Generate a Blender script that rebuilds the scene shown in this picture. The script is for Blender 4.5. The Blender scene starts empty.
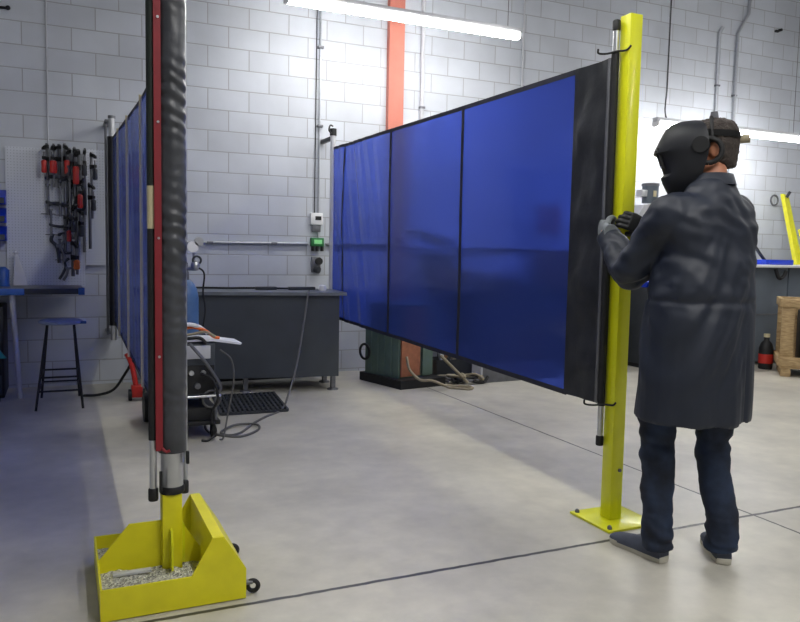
import bpy, bmesh, math, random
from mathutils import Vector, Matrix, noise
random.seed(7)
PI = math.pi
scn = bpy.context.scene
col = scn.collection
V = Vector

# ------------------------------------------------------------------ materials
def new_mat(name):
    m = bpy.data.materials.new(name); m.use_nodes = True
    nt = m.node_tree; b = nt.nodes['Principled BSDF']
    return m, nt, b
def s2l(c):
    return tuple(((x/255)/12.92 if x/255 <= .04045 else ((x/255+.055)/1.055)**2.4) for x in c)
def mat(name, rgb, rough=.5, metal=0., var=.12, scale=18, bump=0., bscale=60, coat=0., spec=.5):
    """procedural: noise-broken colour and roughness"""
    m, nt, b = new_mat(name); N = nt.nodes; L = nt.links
    c = s2l(rgb)
    geo = N.new('ShaderNodeTexCoord')
    n = N.new('ShaderNodeTexNoise'); n.inputs['Scale'].default_value = scale; n.inputs['Detail'].default_value = 4
    L.new(geo.outputs['Object'], n.inputs['Vector'])
    r = N.new('ShaderNodeValToRGB')
    r.color_ramp.elements[0].position = .3; r.color_ramp.elements[1].position = .7
    r.color_ramp.elements[0].color = (*[x*(1-var) for x in c], 1)
    r.color_ramp.elements[1].color = (*[min(1, x*(1+var)) for x in c], 1)
    L.new(n.outputs['Fac'], r.inputs['Fac']); L.new(r.outputs['Color'], b.inputs['Base Color'])
    b.inputs['Roughness'].default_value = rough; b.inputs['Metallic'].default_value = metal
    b.inputs['Specular IOR Level'].default_value = spec
    if coat: b.inputs['Coat Weight'].default_value = coat
    if bump:
        n2 = N.new('ShaderNodeTexNoise'); n2.inputs['Scale'].default_value = bscale; n2.inputs['Detail'].default_value = 5
        L.new(geo.outputs['Object'], n2.inputs['Vector'])
        bp = N.new('ShaderNodeBump'); bp.inputs['Strength'].default_value = bump; bp.inputs['Distance'].default_value = .01
        L.new(n2.outputs['Fac'], bp.inputs['Height']); L.new(bp.outputs['Normal'], b.inputs['Normal'])
    return m

def mat_wall():
    m, nt, b = new_mat('painted_block'); N = nt.nodes; L = nt.links
    tc = N.new('ShaderNodeNewGeometry'); sp = N.new('ShaderNodeSeparateXYZ'); L.new(tc.outputs['Position'], sp.inputs[0])
    ax = N.new('ShaderNodeMath'); ax.operation = 'ADD'; ax.inputs[1].default_value = .29 + .4064*40
    az = N.new('ShaderNodeMath'); az.operation = 'ADD'; az.inputs[1].default_value = -.03 + .2032*20
    L.new(sp.outputs['X'], ax.inputs[0]); L.new(sp.outputs['Z'], az.inputs[0])
    cb = N.new('ShaderNodeCombineXYZ'); L.new(ax.outputs[0], cb.inputs['X']); L.new(az.outputs[0], cb.inputs['Y'])
    br = N.new('ShaderNodeTexBrick'); br.offset = .5; br.offset_frequency = 2
    br.inputs['Scale'].default_value = 1; br.inputs['Brick Width'].default_value = .4064; br.inputs['Row Height'].default_value = .2032
    br.inputs['Mortar Size'].default_value = .0055; br.inputs['Mortar Smooth'].default_value = .3; br.inputs['Bias'].default_value = -.2
    br.inputs['Color1'].default_value = (.60, .635, .70, 1); br.inputs['Color2'].default_value = (.53, .56, .62, 1)
    br.inputs['Mortar'].default_value = (.38, .39, .42, 1)
    L.new(cb.outputs[0], br.inputs['Vector'])
    n = N.new('ShaderNodeTexNoise'); n.inputs['Scale'].default_value = 2.2; n.inputs['Detail'].default_value = 6
    L.new(tc.outputs['Position'], n.inputs['Vector'])
    mr = N.new('ShaderNodeMapRange'); mr.inputs['From Min'].default_value = .3; mr.inputs['From Max'].default_value = .7
    mr.inputs['To Min'].default_value = .9; mr.inputs['To Max'].default_value = 1.04
    L.new(n.outputs['Fac'], mr.inputs['Value'])
    mx = N.new('ShaderNodeMix'); mx.data_type = 'RGBA'; mx.blend_type = 'MULTIPLY'; mx.inputs['Factor'].default_value = 1
    L.new(br.outputs['Color'], mx.inputs['A']); L.new(mr.outputs[0], mx.inputs['B'])
    L.new(mx.outputs['Result'], b.inputs['Base Color']); b.inputs['Roughness'].default_value = .6
    n2 = N.new('ShaderNodeTexNoise'); n2.inputs['Scale'].default_value = 90; L.new(tc.outputs['Position'], n2.inputs['Vector'])
    ma = N.new('ShaderNodeMath'); ma.operation = 'MULTIPLY_ADD'; ma.inputs[1].default_value = -1.; L.new(br.outputs['Fac'], ma.inputs[0])
    mb = N.new('ShaderNodeMath'); mb.operation = 'MULTIPLY'; mb.inputs[1].default_value = .25; L.new(n2.outputs['Fac'], mb.inputs[0]); L.new(mb.outputs[0], ma.inputs[2])
    bp = N.new('ShaderNodeBump'); bp.inputs['Strength'].default_value = .5; bp.inputs['Distance'].default_value = .006
    L.new(ma.outputs[0], bp.inputs['Height']); L.new(bp.outputs['Normal'], b.inputs['Normal'])
    return m

def mat_floor():
    m, nt, b = new_mat('sealed_concrete'); N = nt.nodes; L = nt.links
    g = N.new('ShaderNodeNewGeometry'); sp = N.new('ShaderNodeSeparateXYZ'); L.new(g.outputs['Position'], sp.inputs[0])
    n = N.new('ShaderNodeTexNoise'); n.inputs['Scale'].default_value = 1.3; n.inputs['Detail'].default_value = 8; n.inputs['Roughness'].default_value = .62
    L.new(g.outputs['Position'], n.inputs['Vector'])
    r = N.new('ShaderNodeValToRGB'); e = r.color_ramp.elements
    e[0].position = .32; e[0].color = (*s2l((172, 169, 160)), 1); e[1].position = .68; e[1].color = (*s2l((206, 202, 189)), 1)
    L.new(n.outputs['Fac'], r.inputs['Fac'])
    n3 = N.new('ShaderNodeTexNoise'); n3.inputs['Scale'].default_value = 9; n3.inputs['Detail'].default_value = 6
    L.new(g.outputs['Position'], n3.inputs['Vector'])
    r3 = N.new('ShaderNodeMapRange'); r3.inputs['From Min'].default_value = .3; r3.inputs['From Max'].default_value = .7; r3.inputs['To Min'].default_value = .9; r3.inputs['To Max'].default_value = 1.05
    L.new(n3.outputs['Fac'], r3.inputs['Value'])
    mx0 = N.new('ShaderNodeMix'); mx0.data_type = 'RGBA'; mx0.blend_type = 'MULTIPLY'; mx0.inputs['Factor'].default_value = 1
    L.new(r.outputs['Color'], mx0.inputs['A']); L.new(r3.outputs[0], mx0.inputs['B'])
    # saw-cut joints
    nw = N.new('ShaderNodeTexNoise'); nw.inputs['Scale'].default_value = 14; L.new(g.outputs['Position'], nw.inputs['Vector'])
    def joint(axis, pos, w):
        a = N.new('ShaderNodeMath'); a.operation = 'SUBTRACT'; a.inputs[1].default_value = pos; L.new(sp.outputs[axis], a.inputs[0])
        a1 = N.new('ShaderNodeMath'); a1.operation = 'MULTIPLY_ADD'; a1.inputs[1].default_value = .012; L.new(nw.outputs['Fac'], a1.inputs[0]); L.new(a.outputs[0], a1.inputs[2])
        a2 = N.new('ShaderNodeMath'); a2.operation = 'ABSOLUTE'; L.new(a1.outputs[0], a2.inputs[0])
        mr = N.new('ShaderNodeMapRange'); mr.inputs['From Min'].default_value = w; mr.inputs['From Max'].default_value = w*1.8
        mr.inputs['To Min'].default_value = 1; mr.inputs['To Max'].default_value = 0; L.new(a2.outputs[0], mr.inputs['Value'])
        return mr
    j1 = joint('X', 3.235, .005); j2 = joint('Y', 2.682, .0075); j3 = joint('X', -2.9, .0035); j4 = joint('Y', -3.4, .0045)
    mm = j1
    for j in (j2, j3, j4):
        q = N.new('ShaderNodeMath'); q.operation = 'MAXIMUM'; L.new(mm.outputs[0], q.inputs[0]); L.new(j.outputs[0], q.inputs[1]); mm = q
    mx = N.new('ShaderNodeMix'); mx.data_type = 'RGBA'; L.new(mm.outputs[0], mx.inputs['Factor'])
    L.new(mx0.outputs['Result'], mx.inputs['A']); mx.inputs['B'].default_value = (*s2l((58, 58, 60)), 1)
    L.new(mx.outputs['Result'], b.inputs['Base Color'])
    rr = N.new('ShaderNodeMapRange'); rr.inputs['To Min'].default_value = .28; rr.inputs['To Max'].default_value = .5
    L.new(n3.outputs['Fac'], rr.inputs['Value']); L.new(rr.outputs[0], b.inputs['Roughness'])
    bp = N.new('ShaderNodeBump'); bp.inputs['Strength'].default_value = .25; bp.inputs['Distance'].default_value = .004
    sb = N.new('ShaderNodeMath'); sb.operation = 'SUBTRACT'; L.new(n3.outputs['Fac'], sb.inputs[0]); L.new(mm.outputs[0], sb.inputs[1])
    L.new(sb.outputs[0], bp.inputs['Height']); L.new(bp.outputs['Normal'], b.inputs['Normal'])
    return m

def mat_vinyl():
    m, nt, b = new_mat('blue_vinyl'); N = nt.nodes; L = nt.links
    out = N['Material Output']
    g = N.new('ShaderNodeNewGeometry'); n = N.new('ShaderNodeTexNoise'); n.inputs['Scale'].default_value = 2.6; n.inputs['Detail'].default_value = 3
    mp = N.new('ShaderNodeMapping'); mp.inputs['Scale'].default_value = (1, 1, 2.6); L.new(g.outputs['Position'], mp.inputs['Vector']); L.new(mp.outputs[0], n.inputs['Vector'])
    bp = N.new('ShaderNodeBump'); bp.inputs['Strength'].default_value = .3; bp.inputs['Distance'].default_value = .02
    L.new(n.outputs['Fac'], bp.inputs['Height'])
    tint = (.06, .11, .62, 1)
    tr = N.new('ShaderNodeBsdfTransparent'); tr.inputs['Color'].default_value = tint
    rf = N.new('ShaderNodeBsdfRefraction'); rf.inputs['Color'].default_value = tint; rf.inputs['IOR'].default_value = 1.02; rf.inputs['Roughness'].default_value = .4
    t2 = N.new('ShaderNodeMixShader'); t2.inputs[0].default_value = .62; L.new(tr.outputs[0], t2.inputs[1]); L.new(rf.outputs[0], t2.inputs[2])
    df = N.new('ShaderNodeBsdfDiffuse'); df.inputs['Color'].default_value = (.022, .045, .42, 1)
    tl = N.new('ShaderNodeBsdfTranslucent'); tl.inputs['Color'].default_value = (.10, .17, .66, 1)
    gl = N.new('ShaderNodeBsdfGlossy'); gl.inputs['Roughness'].default_value = .15; gl.inputs['Color'].default_value = (.85, .9, 1, 1)
    L.new(bp.outputs['Normal'], gl.inputs['Normal'])
    a = N.new('ShaderNodeMixShader'); a.inputs[0].default_value = .55; L.new(df.outputs[0], a.inputs[1]); L.new(tl.outputs[0], a.inputs[2])
    c = N.new('ShaderNodeMixShader'); c.inputs[0].default_value = .24; L.new(t2.outputs[0], c.inputs[1]); L.new(a.outputs[0], c.inputs[2])
    lw = N.new('ShaderNodeLayerWeight'); lw.inputs['Blend'].default_value = .5
    pw = N.new('ShaderNodeMath'); pw.operation = 'POWER'; pw.inputs[1].default_value = 5; L.new(lw.outputs['Facing'], pw.inputs[0])
    fr = N.new('ShaderNodeMath'); fr.operation = 'MULTIPLY_ADD'; fr.inputs[1].default_value = .55; fr.inputs[2].default_value = .05; L.new(pw.outputs[0], fr.inputs[0])
    d = N.new('ShaderNodeMixShader'); L.new(fr.outputs[0], d.inputs[0]); L.new(c.outputs[0], d.inputs[1]); L.new(gl.outputs[0], d.inputs[2])
    L.new(d.outputs[0], out.inputs['Surface'])
    return m

def mat_emit(name, c, s):
    m, nt, b = new_mat(name)
    b.inputs['Base Color'].default_value = (.9, .9, .9, 1)
    b.inputs['Emission Color'].default_value = (*c, 1); b.inputs['Emission Strength'].default_value = s
    return m

def mat_peg():
    m, nt, b = new_mat('white_pegboard'); N = nt.nodes; L = nt.links
    g = N.new('ShaderNodeNewGeometry'); sp = N.new('ShaderNodeSeparateXYZ'); L.new(g.outputs['Position'], sp.inputs[0])
    def cell(ax):
        a = N.new('ShaderNodeMath'); a.operation = 'MULTIPLY'; a.inputs[1].default_value = 1/.0254; L.new(sp.outputs[ax], a.inputs[0])
        f = N.new('ShaderNodeMath'); f.operation = 'FRACT'; L.new(a.outputs[0], f.inputs[0])
        s = N.new('ShaderNodeMath'); s.operation = 'SUBTRACT'; s.inputs[1].default_value = .5; L.new(f.outputs[0], s.inputs[0])
        p = N.new('ShaderNodeMath'); p.operation = 'POWER'; p.inputs[1].default_value = 2; L.new(s.outputs[0], p.inputs[0]); return p
    a, c = cell('X'), cell('Z')
    d = N.new('ShaderNodeMath'); L.new(a.outputs[0], d.inputs[0]); L.new(c.outputs[0], d.inputs[1])
    e = N.new('ShaderNodeMath'); e.operation = 'LESS_THAN'; e.inputs[1].default_value = .03; L.new(d.outputs[0], e.inputs[0])
    mx = N.new('ShaderNodeMix'); mx.data_type = 'RGBA'; L.new(e.outputs[0], mx.inputs['Factor'])
    mx.inputs['A'].default_value = (*s2l((214, 219, 228)), 1); mx.inputs['B'].default_value = (*s2l((176, 181, 190)), 1)
    L.new(mx.outputs['Result'], b.inputs['Base Color']); b.inputs['Roughness'].default_value = .4
    return m

def mat_gravel():
    m, nt, b = new_mat('gravel_fill'); N = nt.nodes; L = nt.links
    g = N.new('ShaderNodeNewGeometry'); v = N.new('ShaderNodeTexVoronoi'); v.inputs['Scale'].default_value = 130
    L.new(g.outputs['Position'], v.inputs['Vector'])
    r = N.new('ShaderNodeValToRGB'); e = r.color_ramp.elements
    e[0].position = 0; e[0].color = (*s2l((245, 243, 232)), 1); e[1].position = 1; e[1].color = (*s2l((96, 98, 94)), 1)
    x = e.new(.5); x.color = (*s2l((200, 200, 190)), 1)
    L.new(v.outputs['Color'], r.inputs['Fac']); L.new(r.outputs['Color'], b.inputs['Base Color']); b.inputs['Roughness'].default_value = .9
    bp = N.new('ShaderNodeBump'); bp.inputs['Distance'].default_value = .008; L.new(v.outputs['Distance'], bp.inputs['Height']); L.new(bp.outputs['Normal'], b.inputs['Normal'])
    return m

def mat_denim():
    m, nt, b = new_mat('denim'); N = nt.nodes; L = nt.links
    g = N.new('ShaderNodeTexCoord')
    n = N.new('ShaderNodeTexNoise'); n.inputs['Scale'].default_value = 7; n.inputs['Detail'].default_value = 5; L.new(g.outputs['Object'], n.inputs['Vector'])
    r = N.new('ShaderNodeValToRGB'); e = r.color_ramp.elements
    e[0].position = .35; e[0].color = (*s2l((18, 24, 38)), 1); e[1].position = .72; e[1].color = (*s2l((42, 58, 86)), 1)
    L.new(n.outputs['Fac'], r.inputs['Fac']); L.new(r.outputs['Color'], b.inputs['Base Color']); b.inputs['Roughness'].default_value = .85
    w = N.new('ShaderNodeTexNoise'); w.inputs['Scale'].default_value = 300; L.new(g.outputs['Object'], w.inputs['Vector'])
    bp = N.new('ShaderNodeBump'); bp.inputs['Strength'].default_value = .3; bp.inputs['Distance'].default_value = .002; L.new(w.outputs['Fac'], bp.inputs['Height']); L.new(bp.outputs['Normal'], b.inputs['Normal'])
    return m

def mat_wood():
    m, nt, b = new_mat('raw_pine'); N = nt.nodes; L = nt.links
    g = N.new('ShaderNodeTexCoord'); mp = N.new('ShaderNodeMapping'); mp.inputs['Scale'].default_value = (3, 14, 14)
    L.new(g.outputs['Object'], mp.inputs['Vector']); n = N.new('ShaderNodeTexNoise'); n.inputs['Scale'].default_value = 4; n.inputs['Detail'].default_value = 6
    L.new(mp.outputs[0], n.inputs['Vector']); r = N.new('ShaderNodeValToRGB'); e = r.color_ramp.elements
    e[0].position = .3; e[0].color = (*s2l((150, 122, 84)), 1); e[1].position = .7; e[1].color = (*s2l((196, 170, 126)), 1)
    L.new(n.outputs['Fac'], r.inputs['Fac']); L.new(r.outputs['Color'], b.inputs['Base Color']); b.inputs['Roughness'].default_value = .7
    return m

M = dict(
 wall=mat_wall(), floor=mat_floor(), vinyl=mat_vinyl(), peg=mat_peg(), gravel=mat_gravel(), denim=mat_denim(), wood=mat_wood(),
 plain=mat('grey_paint', (190, 192, 198), .7, var=.05, scale=3),
 ceiling=mat('ceiling_paint', (150, 152, 158), .8, var=.05, scale=3),
 yellow=mat('yellow_enamel', (224, 226, 26), .35, var=.05, scale=6, coat=.2),
 yellow2=mat('yellow_plate', (226, 218, 28), .4, var=.07, scale=9),
 black=mat('black_rubber', (22, 23, 26), .6, var=.2),
 blackfab=mat('black_coated_fabric', (64, 66, 72), .36, var=.3, scale=7, bump=.4, bscale=14),
 darkgreen=mat('dark_green_webbing', (26, 36, 32), .6),
 red=mat('red_webbing', (132, 26, 38), .55, var=.1),
 cream=mat('cream_finish', (206, 196, 160), .6, var=.06),
 greyseam=mat('grey_seam', (62, 64, 78), .6, var=.1),
 alu=mat('brushed_aluminium', (196, 198, 202), .32, .85, var=.05),
 galv=mat('galvanised_pipe', (176, 180, 188), .4, .5, var=.08, scale=30),
 greypaint=mat('light_grey_paint', (198, 200, 206), .5, var=.04),
 steel=mat('worn_steel', (120, 122, 128), .45, .7, var=.15, scale=12),
 darksteel=mat('dark_steel', (58, 62, 68), .5, .3, var=.12, scale=5),
 tabletop=mat('table_steel', (120, 126, 134), .4, .5, var=.15, scale=8),
 charcoal=mat('charcoal_panel', (62, 68, 76), .55, var=.1, scale=4),
 bluesteel=mat('blue_enamel', (40, 88, 160), .4, var=.1),
 cylblue=mat('cylinder_blue', (78, 112, 158), .4, var=.1),
 bluebin=mat('blue_plastic', (24, 58, 190), .35, var=.08),
 white=mat('white_plastic', (232, 233, 236), .4, var=.03),
 paper=mat('white_paper', (225, 228, 234), .7, var=.04),
 green=mat('green_enamel', (96, 118, 106), .5, var=.12, scale=6),
 greenbox=mat('bright_green_plastic', (40, 120, 66), .4, var=.08),
 lime=mat('pale_green_lens', (150, 235, 160), .3, var=.05),
 orange=mat('orange_panel', (170, 108, 78), .6, var=.15),
 clampred=mat('red_handle', (190, 44, 36), .4, var=.1),
 orangeplastic=mat('orange_plastic', (224, 110, 40), .4),
 column=mat('red_oxide_paint', (196, 118, 102), .6, var=.1, scale=5),
 coat=mat('navy_coat_cloth', (26, 33, 48), .54, var=.12, scale=5, bump=.15, bscale=12),
 skin=mat('skin', (190, 128, 98), .5, var=.06),
 hair=mat('dark_brown_hair', (58, 50, 46), .7, var=.3, scale=60, bump=.8, bscale=120),
 helmet=mat('helmet_shell', (58, 60, 66), .42, var=.1, scale=6),
 lens=mat('dark_lens', (12, 16, 16), .1),
 gloveblack=mat('black_glove', (28, 29, 32), .6, var=.2, scale=30),
 glovegrey=mat('grey_glove', (118, 124, 128), .7, var=.2, scale=40),
 shoe=mat('slate_canvas', (70, 76, 92), .75, var=.1, scale=30),
 sole=mat('pale_sole', (186, 182, 168), .6, var=.06),
 cable=mat('grey_cable', (92, 92, 92), .5),
 hose=mat('tan_hose', (150, 140, 116), .6, var=.1),
 teal=mat('teal_plastic', (50, 150, 160), .5),
 brown=mat('brown_carton', (128, 92, 66), .8, var=.12),
 greyblue=mat('grey_blue_cabinet', (98, 108, 120), .5, var=.08, scale=4),
 stool=mat('slate_blue_seat', (128, 142, 176), .45),
 limesteel=mat('lime_yellow_paint', (206, 204, 44), .45, var=.08),
 tube=mat_emit('fluorescent_tube', (1., .985, .95), 38),
)

# ------------------------------------------------------------------ mesh builder
W = {}      # object name -> world origin used when authoring in world coordinates
class MB:
    def __init__(s): s.bm = bmesh.new(); s.ang = 50
    def box(s, x0, x1, y0, y1, z0, z1, rot=0, bev=0, axis='Z'):
        c = V(((x0+x1)/2, (y0+y1)/2, (z0+z1)/2))
        r = bmesh.ops.create_cube(s.bm, size=1)
        bmesh.ops.scale(s.bm, vec=(abs(x1-x0), abs(y1-y0), abs(z1-z0)), verts=r['verts'])
        if bev:
            s.ang = 24
            es = list({e for v in r['verts'] for e in v.link_edges})
            q = bmesh.ops.bevel(s.bm, geom=es, offset=bev, segments=2, affect='EDGES', profile=.5)
            vs = q['verts']
            vs = list({v for f in q['faces'] for v in f.verts} | set(v for v in r['verts'] if v.is_valid))
        else: vs = r['verts']
        if rot: bmesh.ops.rotate(s.bm, cent=(0,0,0), matrix=Matrix.Rotation(rot, 3, axis), verts=vs)
        bmesh.ops.translate(s.bm, vec=c, verts=vs)
        return s
    def cyl(s, p0, p1, r0, r1=None, n=16, cap=True):
        r1 = r0 if r1 is None else r1
        return s.tube([p0, p1], [r0, r1], n, cap)
    def tube(s, pts, r, n=10, cap=True):
        pts = [V(p) for p in pts]; m = len(pts)
        rs = r if isinstance(r, (list, tuple)) else [r]*m
        T = [(pts[min(i+1, m-1)]-pts[max(i-1, 0)]).normalized() for i in range(m)]
        up = V((0,0,1)) if abs(T[0].z) < .9 else V((1,0,0))
        a = T[0].cross(up).normalized(); rings = []
        for i in range(m):
            a = (a - T[i]*a.dot(T[i])).normalized(); b = T[i].cross(a)
            rings.append([s.bm.verts.new(pts[i]+(a*math.cos(2*PI*k/n)+b*math.sin(2*PI*k/n))*rs[i]) for k in range(n)])
        for i in range(m-1):
            for k in range(n):
                s.bm.faces.new((rings[i][k], rings[i][(k+1)%n], rings[i+1][(k+1)%n], rings[i+1][k]))
        if cap:
            s.bm.faces.new(list(reversed(rings[0]))); s.bm.faces.new(rings[-1])
        return s
    def rings(s, R, closed=True, cap=True):
        vs = [[s.bm.verts.new(p) for p in r] for r in R]; n = len(vs[0])
        for i in range(len(vs)-1):
            for k in range(n if closed else n-1):
                s.bm.faces.new((vs[i][k], vs[i][(k+1)%n], vs[i+1][(k+1)%n], vs[i+1][k]))
        if cap and closed:
            s.bm.faces.new(list(reversed(vs[0]))); s.bm.faces.new(vs[-1])
        return s
    def lathe(s, prof, c=(0,0,0), n=20, M3=None):
        c = V(c); R = []
        for (r, z) in prof:
            ring = [V((r*math.cos(2*PI*k/n), r*math.sin(2*PI*k/n), z)) for k in range(n)]
            R.append([c+(M3 @ p if M3 else p) for p in ring])
        return s.rings(R)
    def prism(s, poly, p0, ex, ey, ext):
        """poly of (u,v) in plane p0+u*ex+v*ey extruded by ext"""
        s.ang = min(s.ang, 35)
        p0, ex, ey, ext = V(p0), V(ex), V(ey), V(ext)
        a = [s.bm.verts.new(p0+ex*u+ey*v) for u, v in poly]; b = [s.bm.verts.new(p0+ex*u+ey*v+ext) for u, v in poly]
        s.bm.faces.new(a); s.bm.faces.new(list(reversed(b))); n = len(poly)
        for k in range(n): s.bm.faces.new((a[k], b[k], b[(k+1)%n], a[(k+1)%n]))
        return s
    def ell(s, c, rx, ry, rz, M3=None, u=20, v=14):
        r = bmesh.ops.create_uvsphere(s.bm, u_segments=u, v_segments=v, radius=1)
        bmesh.ops.scale(s.bm, vec=(rx, ry, rz), verts=r['verts'])
        if M3: bmesh.ops.rotate(s.bm, cent=(0,0,0), matrix=M3, verts=r['verts'])
        bmesh.ops.translate(s.bm, vec=V(c), verts=r['verts'])
        return s
    def torus(s, c, R, r, axis=(0,0,1), n=28, m=8, a0=0, a1=2*PI):
        ax = V(axis).normalized(); t = V((1,0,0)) if abs(ax.x) < .9 else V((0,1,0))
        a = ax.cross(t).normalized(); b = ax.cross(a); full = abs(a1-a0-2*PI) < 1e-6
        pts = [V(c)+(a*math.cos(a0+(a1-a0)*i/n)+b*math.sin(a0+(a1-a0)*i/n))*R for i in range(n+1)]
        return s.tube(pts, r, m, cap=not full)
    def obj(s, name, m, parent=None, smooth=None, weld=False):
        bm = s.bm
        if weld: bmesh.ops.remove_doubles(bm, verts=bm.verts, dist=1e-5)
        bmesh.ops.recalc_face_normals(bm, faces=bm.faces)
        me = bpy.data.meshes.new(name)
        off = W.get(parent.name, V((0,0,0))) if parent else V((0,0,0))
        if off.length: bmesh.ops.translate(bm, vec=-off, verts=bm.verts)
        bm.to_mesh(me); bm.free()
        if isinstance(m, str): m = M[m]
        me.materials.append(m)
        o = bpy.data.objects.new(name, me); col.objects.link(o)
        for p in me.polygons: p.use_smooth = True
        me.set_sharp_from_angle(angle=math.radians(s.ang))
        if parent: o.parent = parent; W[o.name] = W.get(parent.name, V((0,0,0))).copy()
        return o
def tag(o, label=None, cat=None, group=None, kind=None):
    if label: o['label'] = label
    if cat: o['category'] = cat
    if group: o['group'] = group
    if kind: o['kind'] = kind
    return o
def thing(name, label, cat, loc, group=None):
    """Empty at the base; parts are authored in world coordinates"""
    o = bpy.data.objects.new(name, None); col.objects.link(o); o.location = loc; o.empty_display_size = .1
    W[o.name] = V(loc); tag(o, label, cat, group); return o
def lthing(name, label, cat, group=None):
    """Empty whose parts are authored in local coordinates round the origin"""
    o = bpy.data.objects.new(name, None); col.objects.link(o); W[o.name] = V((0,0,0)); o.empty_display_size = .1
    tag(o, label, cat, group); return o
def solo(mb, name, m, label, cat, loc, group=None):
    """single-mesh thing with its origin at loc"""
    bmesh.ops.translate(mb.bm, vec=-V(loc), verts=mb.bm.verts)
    o = mb.obj(name, m); o.location = loc; return tag(o, label, cat, group)
def copy_tree(o, parent=None):
    c = o.copy(); col.objects.link(c)
    if parent: c.parent = parent
    for ch in list(o.children): copy_tree(ch, c)
    return c
def struct(name, mb, m, parent=None):
    o = mb.obj(name, m, parent); tag(o, kind='structure'); return o
def smooth_path(pts, k=8):
    P = [V(p) for p in pts]; P = [P[0]*2-P[1]] + P + [P[-1]*2-P[-2]]; out = []
    for i in range(1, len(P)-2):
        for j in range(k):
            t = j/k; a, b, c, d = P[i-1], P[i], P[i+1], P[i+2]
            out.append(.5*((2*b)+(-a+c)*t+(2*a-5*b+4*c-d)*t*t+(-a+3*b-3*c+d)*t**3))
    out.append(P[-2]); return out

# ------------------------------------------------------------------ camera
cd = bpy.data.cameras.new('camera'); cam = bpy.data.objects.new('camera', cd); col.objects.link(cam)
F = V((.41100206, .90812496, -.07991469)); R2 = V((.91150802, -.41082278, .0194364)); U2 = V((.0151801, .08083129, .9966122))
cam.matrix_world = Matrix(((R2.x, U2.x, -F.x, 0), (R2.y, U2.y, -F.y, 0), (R2.z, U2.z, -F.z, 1.32), (0,0,0,1)))
cd.sensor_width = 36; cd.lens = 750/800*36; cd.clip_start = .05; cd.clip_end = 60
scn.camera = cam

# ------------------------------------------------------------------ the hall
WY = 7.62
struct('floor', MB().box(-4, 13, -5.5, WY+.2, -.2, 0), 'floor')
struct('wall_back', MB().box(-4, 13, WY, WY+.2, 0, 5.6), 'wall')
struct('wall_left', MB().box(-4.2, -4, -5.5, WY+.2, 0, 5.6), 'plain')
struct('wall_right', MB().box(13, 13.2, -5.5, WY+.2, 0, 5.6), 'plain')
struct('wall_front', MB().box(-4, 13, -5.7, -5.5, 0, 5.6), 'plain')
struct('ceiling', MB().box(-4, 13, -5.5, WY+.2, 5.6, 5.8), 'ceiling')
struct('trim_1', MB().box(3.235, 3.41, WY-.07, WY, 0, 5.6), 'column')

# ------------------------------------------------------------------ lamps
def fixture(x0, x1, y, z, label, along='X', n=1, cable=True, group=None):
    L = x1-x0
    r = lthing('fluorescent_lamp', label, 'lamp', group)
    MB().box(0, L, -.045, .045, .02, .07, bev=.004).obj('housing', 'greypaint', r)
    MB().prism([(-.05, .02), (-.045, -.018), (-.025, -.034), (.025, -.034), (.045, -.018), (.05, .02)], (.03,0,0), (0,1,0), (0,0,1), (L-.06, 0, 0)).obj('lens', 'tube', r)
    for xx in (.0, L-.03): MB().prism([(-.052, .02), (-.047, -.02), (-.026, -.036), (.026, -.036), (.047, -.02), (.052, .02)], (xx,0,0), (0,1,0), (0,0,1), (.03, 0, 0)).obj('end_cap', 'white', r)
    if cable:
        for xx in (.15, L-.15): MB().cyl((xx, 0, .06), (xx, 0, 5.6-z), .004, n=6).obj('hanger_wire', 'steel', r)
    r.location = (x0, y, z)
    if along == 'Y': r.rotation_euler.z = PI/2
    return r
fixture(1.82, 4.26, 6.6, 3.50, 'long fluorescent lamp glowing high above the blue curtain at the right', n=2)
fixture(6.34, 8.80, 6.9, 2.86, 'fluorescent lamp glowing behind the head of the person in the helmet', n=2)
G = 'unseen fluorescent lamps lighting the hall'  # unseen lamps; first follows shadow edges, others added to brighten floor and wall
for (x, y, z) in ((1.30, 2.2, 3.75), (1.30, -1.2, 3.75), (5.6, 2.6, 4.6), (5.6, -2.6, 4.3), (9.6, 2.8, 4.6), (2.2, -1.0, 3.75)):
    fixture(x, x+2.44, y, z, 'unseen fluorescent lamp put overhead to light the hall', along='Y', n=2, group=G)

# ------------------------------------------------------------------ curtains
def sheet(p0, p1, z0, z1, nu, nv, amp, seed, name, m, parent, thick=0, free=False):
    p0, p1 = V((*p0, 0)), V((*p1, 0)); d = p1-p0; nrm = V((d.y, -d.x, 0)).normalized(); L = d.length
    bm = bmesh.new(); g = []
    for i in range(nu+1):
        row = []
        for j in range(nv+1):
            u, v = i/nu, j/nv; yy = p0.y+d.y*u; za = z0(yy) if callable(z0) else z0; zb = z1(yy) if callable(z1) else z1; z = za+(zb-za)*v
            p = p0+d*u+V((0,0,z)); edge = 1 if free else min(1, u*L/.06, (1-u)*L/.06)
            w = amp(u*L, v, seed)
            row.append(bm.verts.new(p+nrm*w*edge))
        g.append(row)
    for i in range(nu):
        for j in range(nv): bm.faces.new((g[i][j], g[i+1][j], g[i+1][j+1], g[i][j+1]))
    mb = MB(); mb.bm.free(); mb.bm = bm
    if thick:
        bmesh.ops.solidify(bm, geom=bm.faces[:], thickness=thick)
    return mb.obj(name, m, parent)
def smallwave(u, v, s): return .006*noise.noise(V((u*1.5, v*2, s)))+.003*noise.noise(V((u*5+v*3, v*5, s+3)))
def farwave(u, v, s):       # diagonal drag folds near the far tube
    k = max(0, (u-2.2)/2.1)**1.3
    return .008*noise.noise(V((u*1.5, v*2, s)))+k*.040*noise.noise(V((u*5.5-v*2.6, v*.8, s)))+k*.022*noise.noise(V((u*16-v*9, v*2, s+5)))

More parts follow.
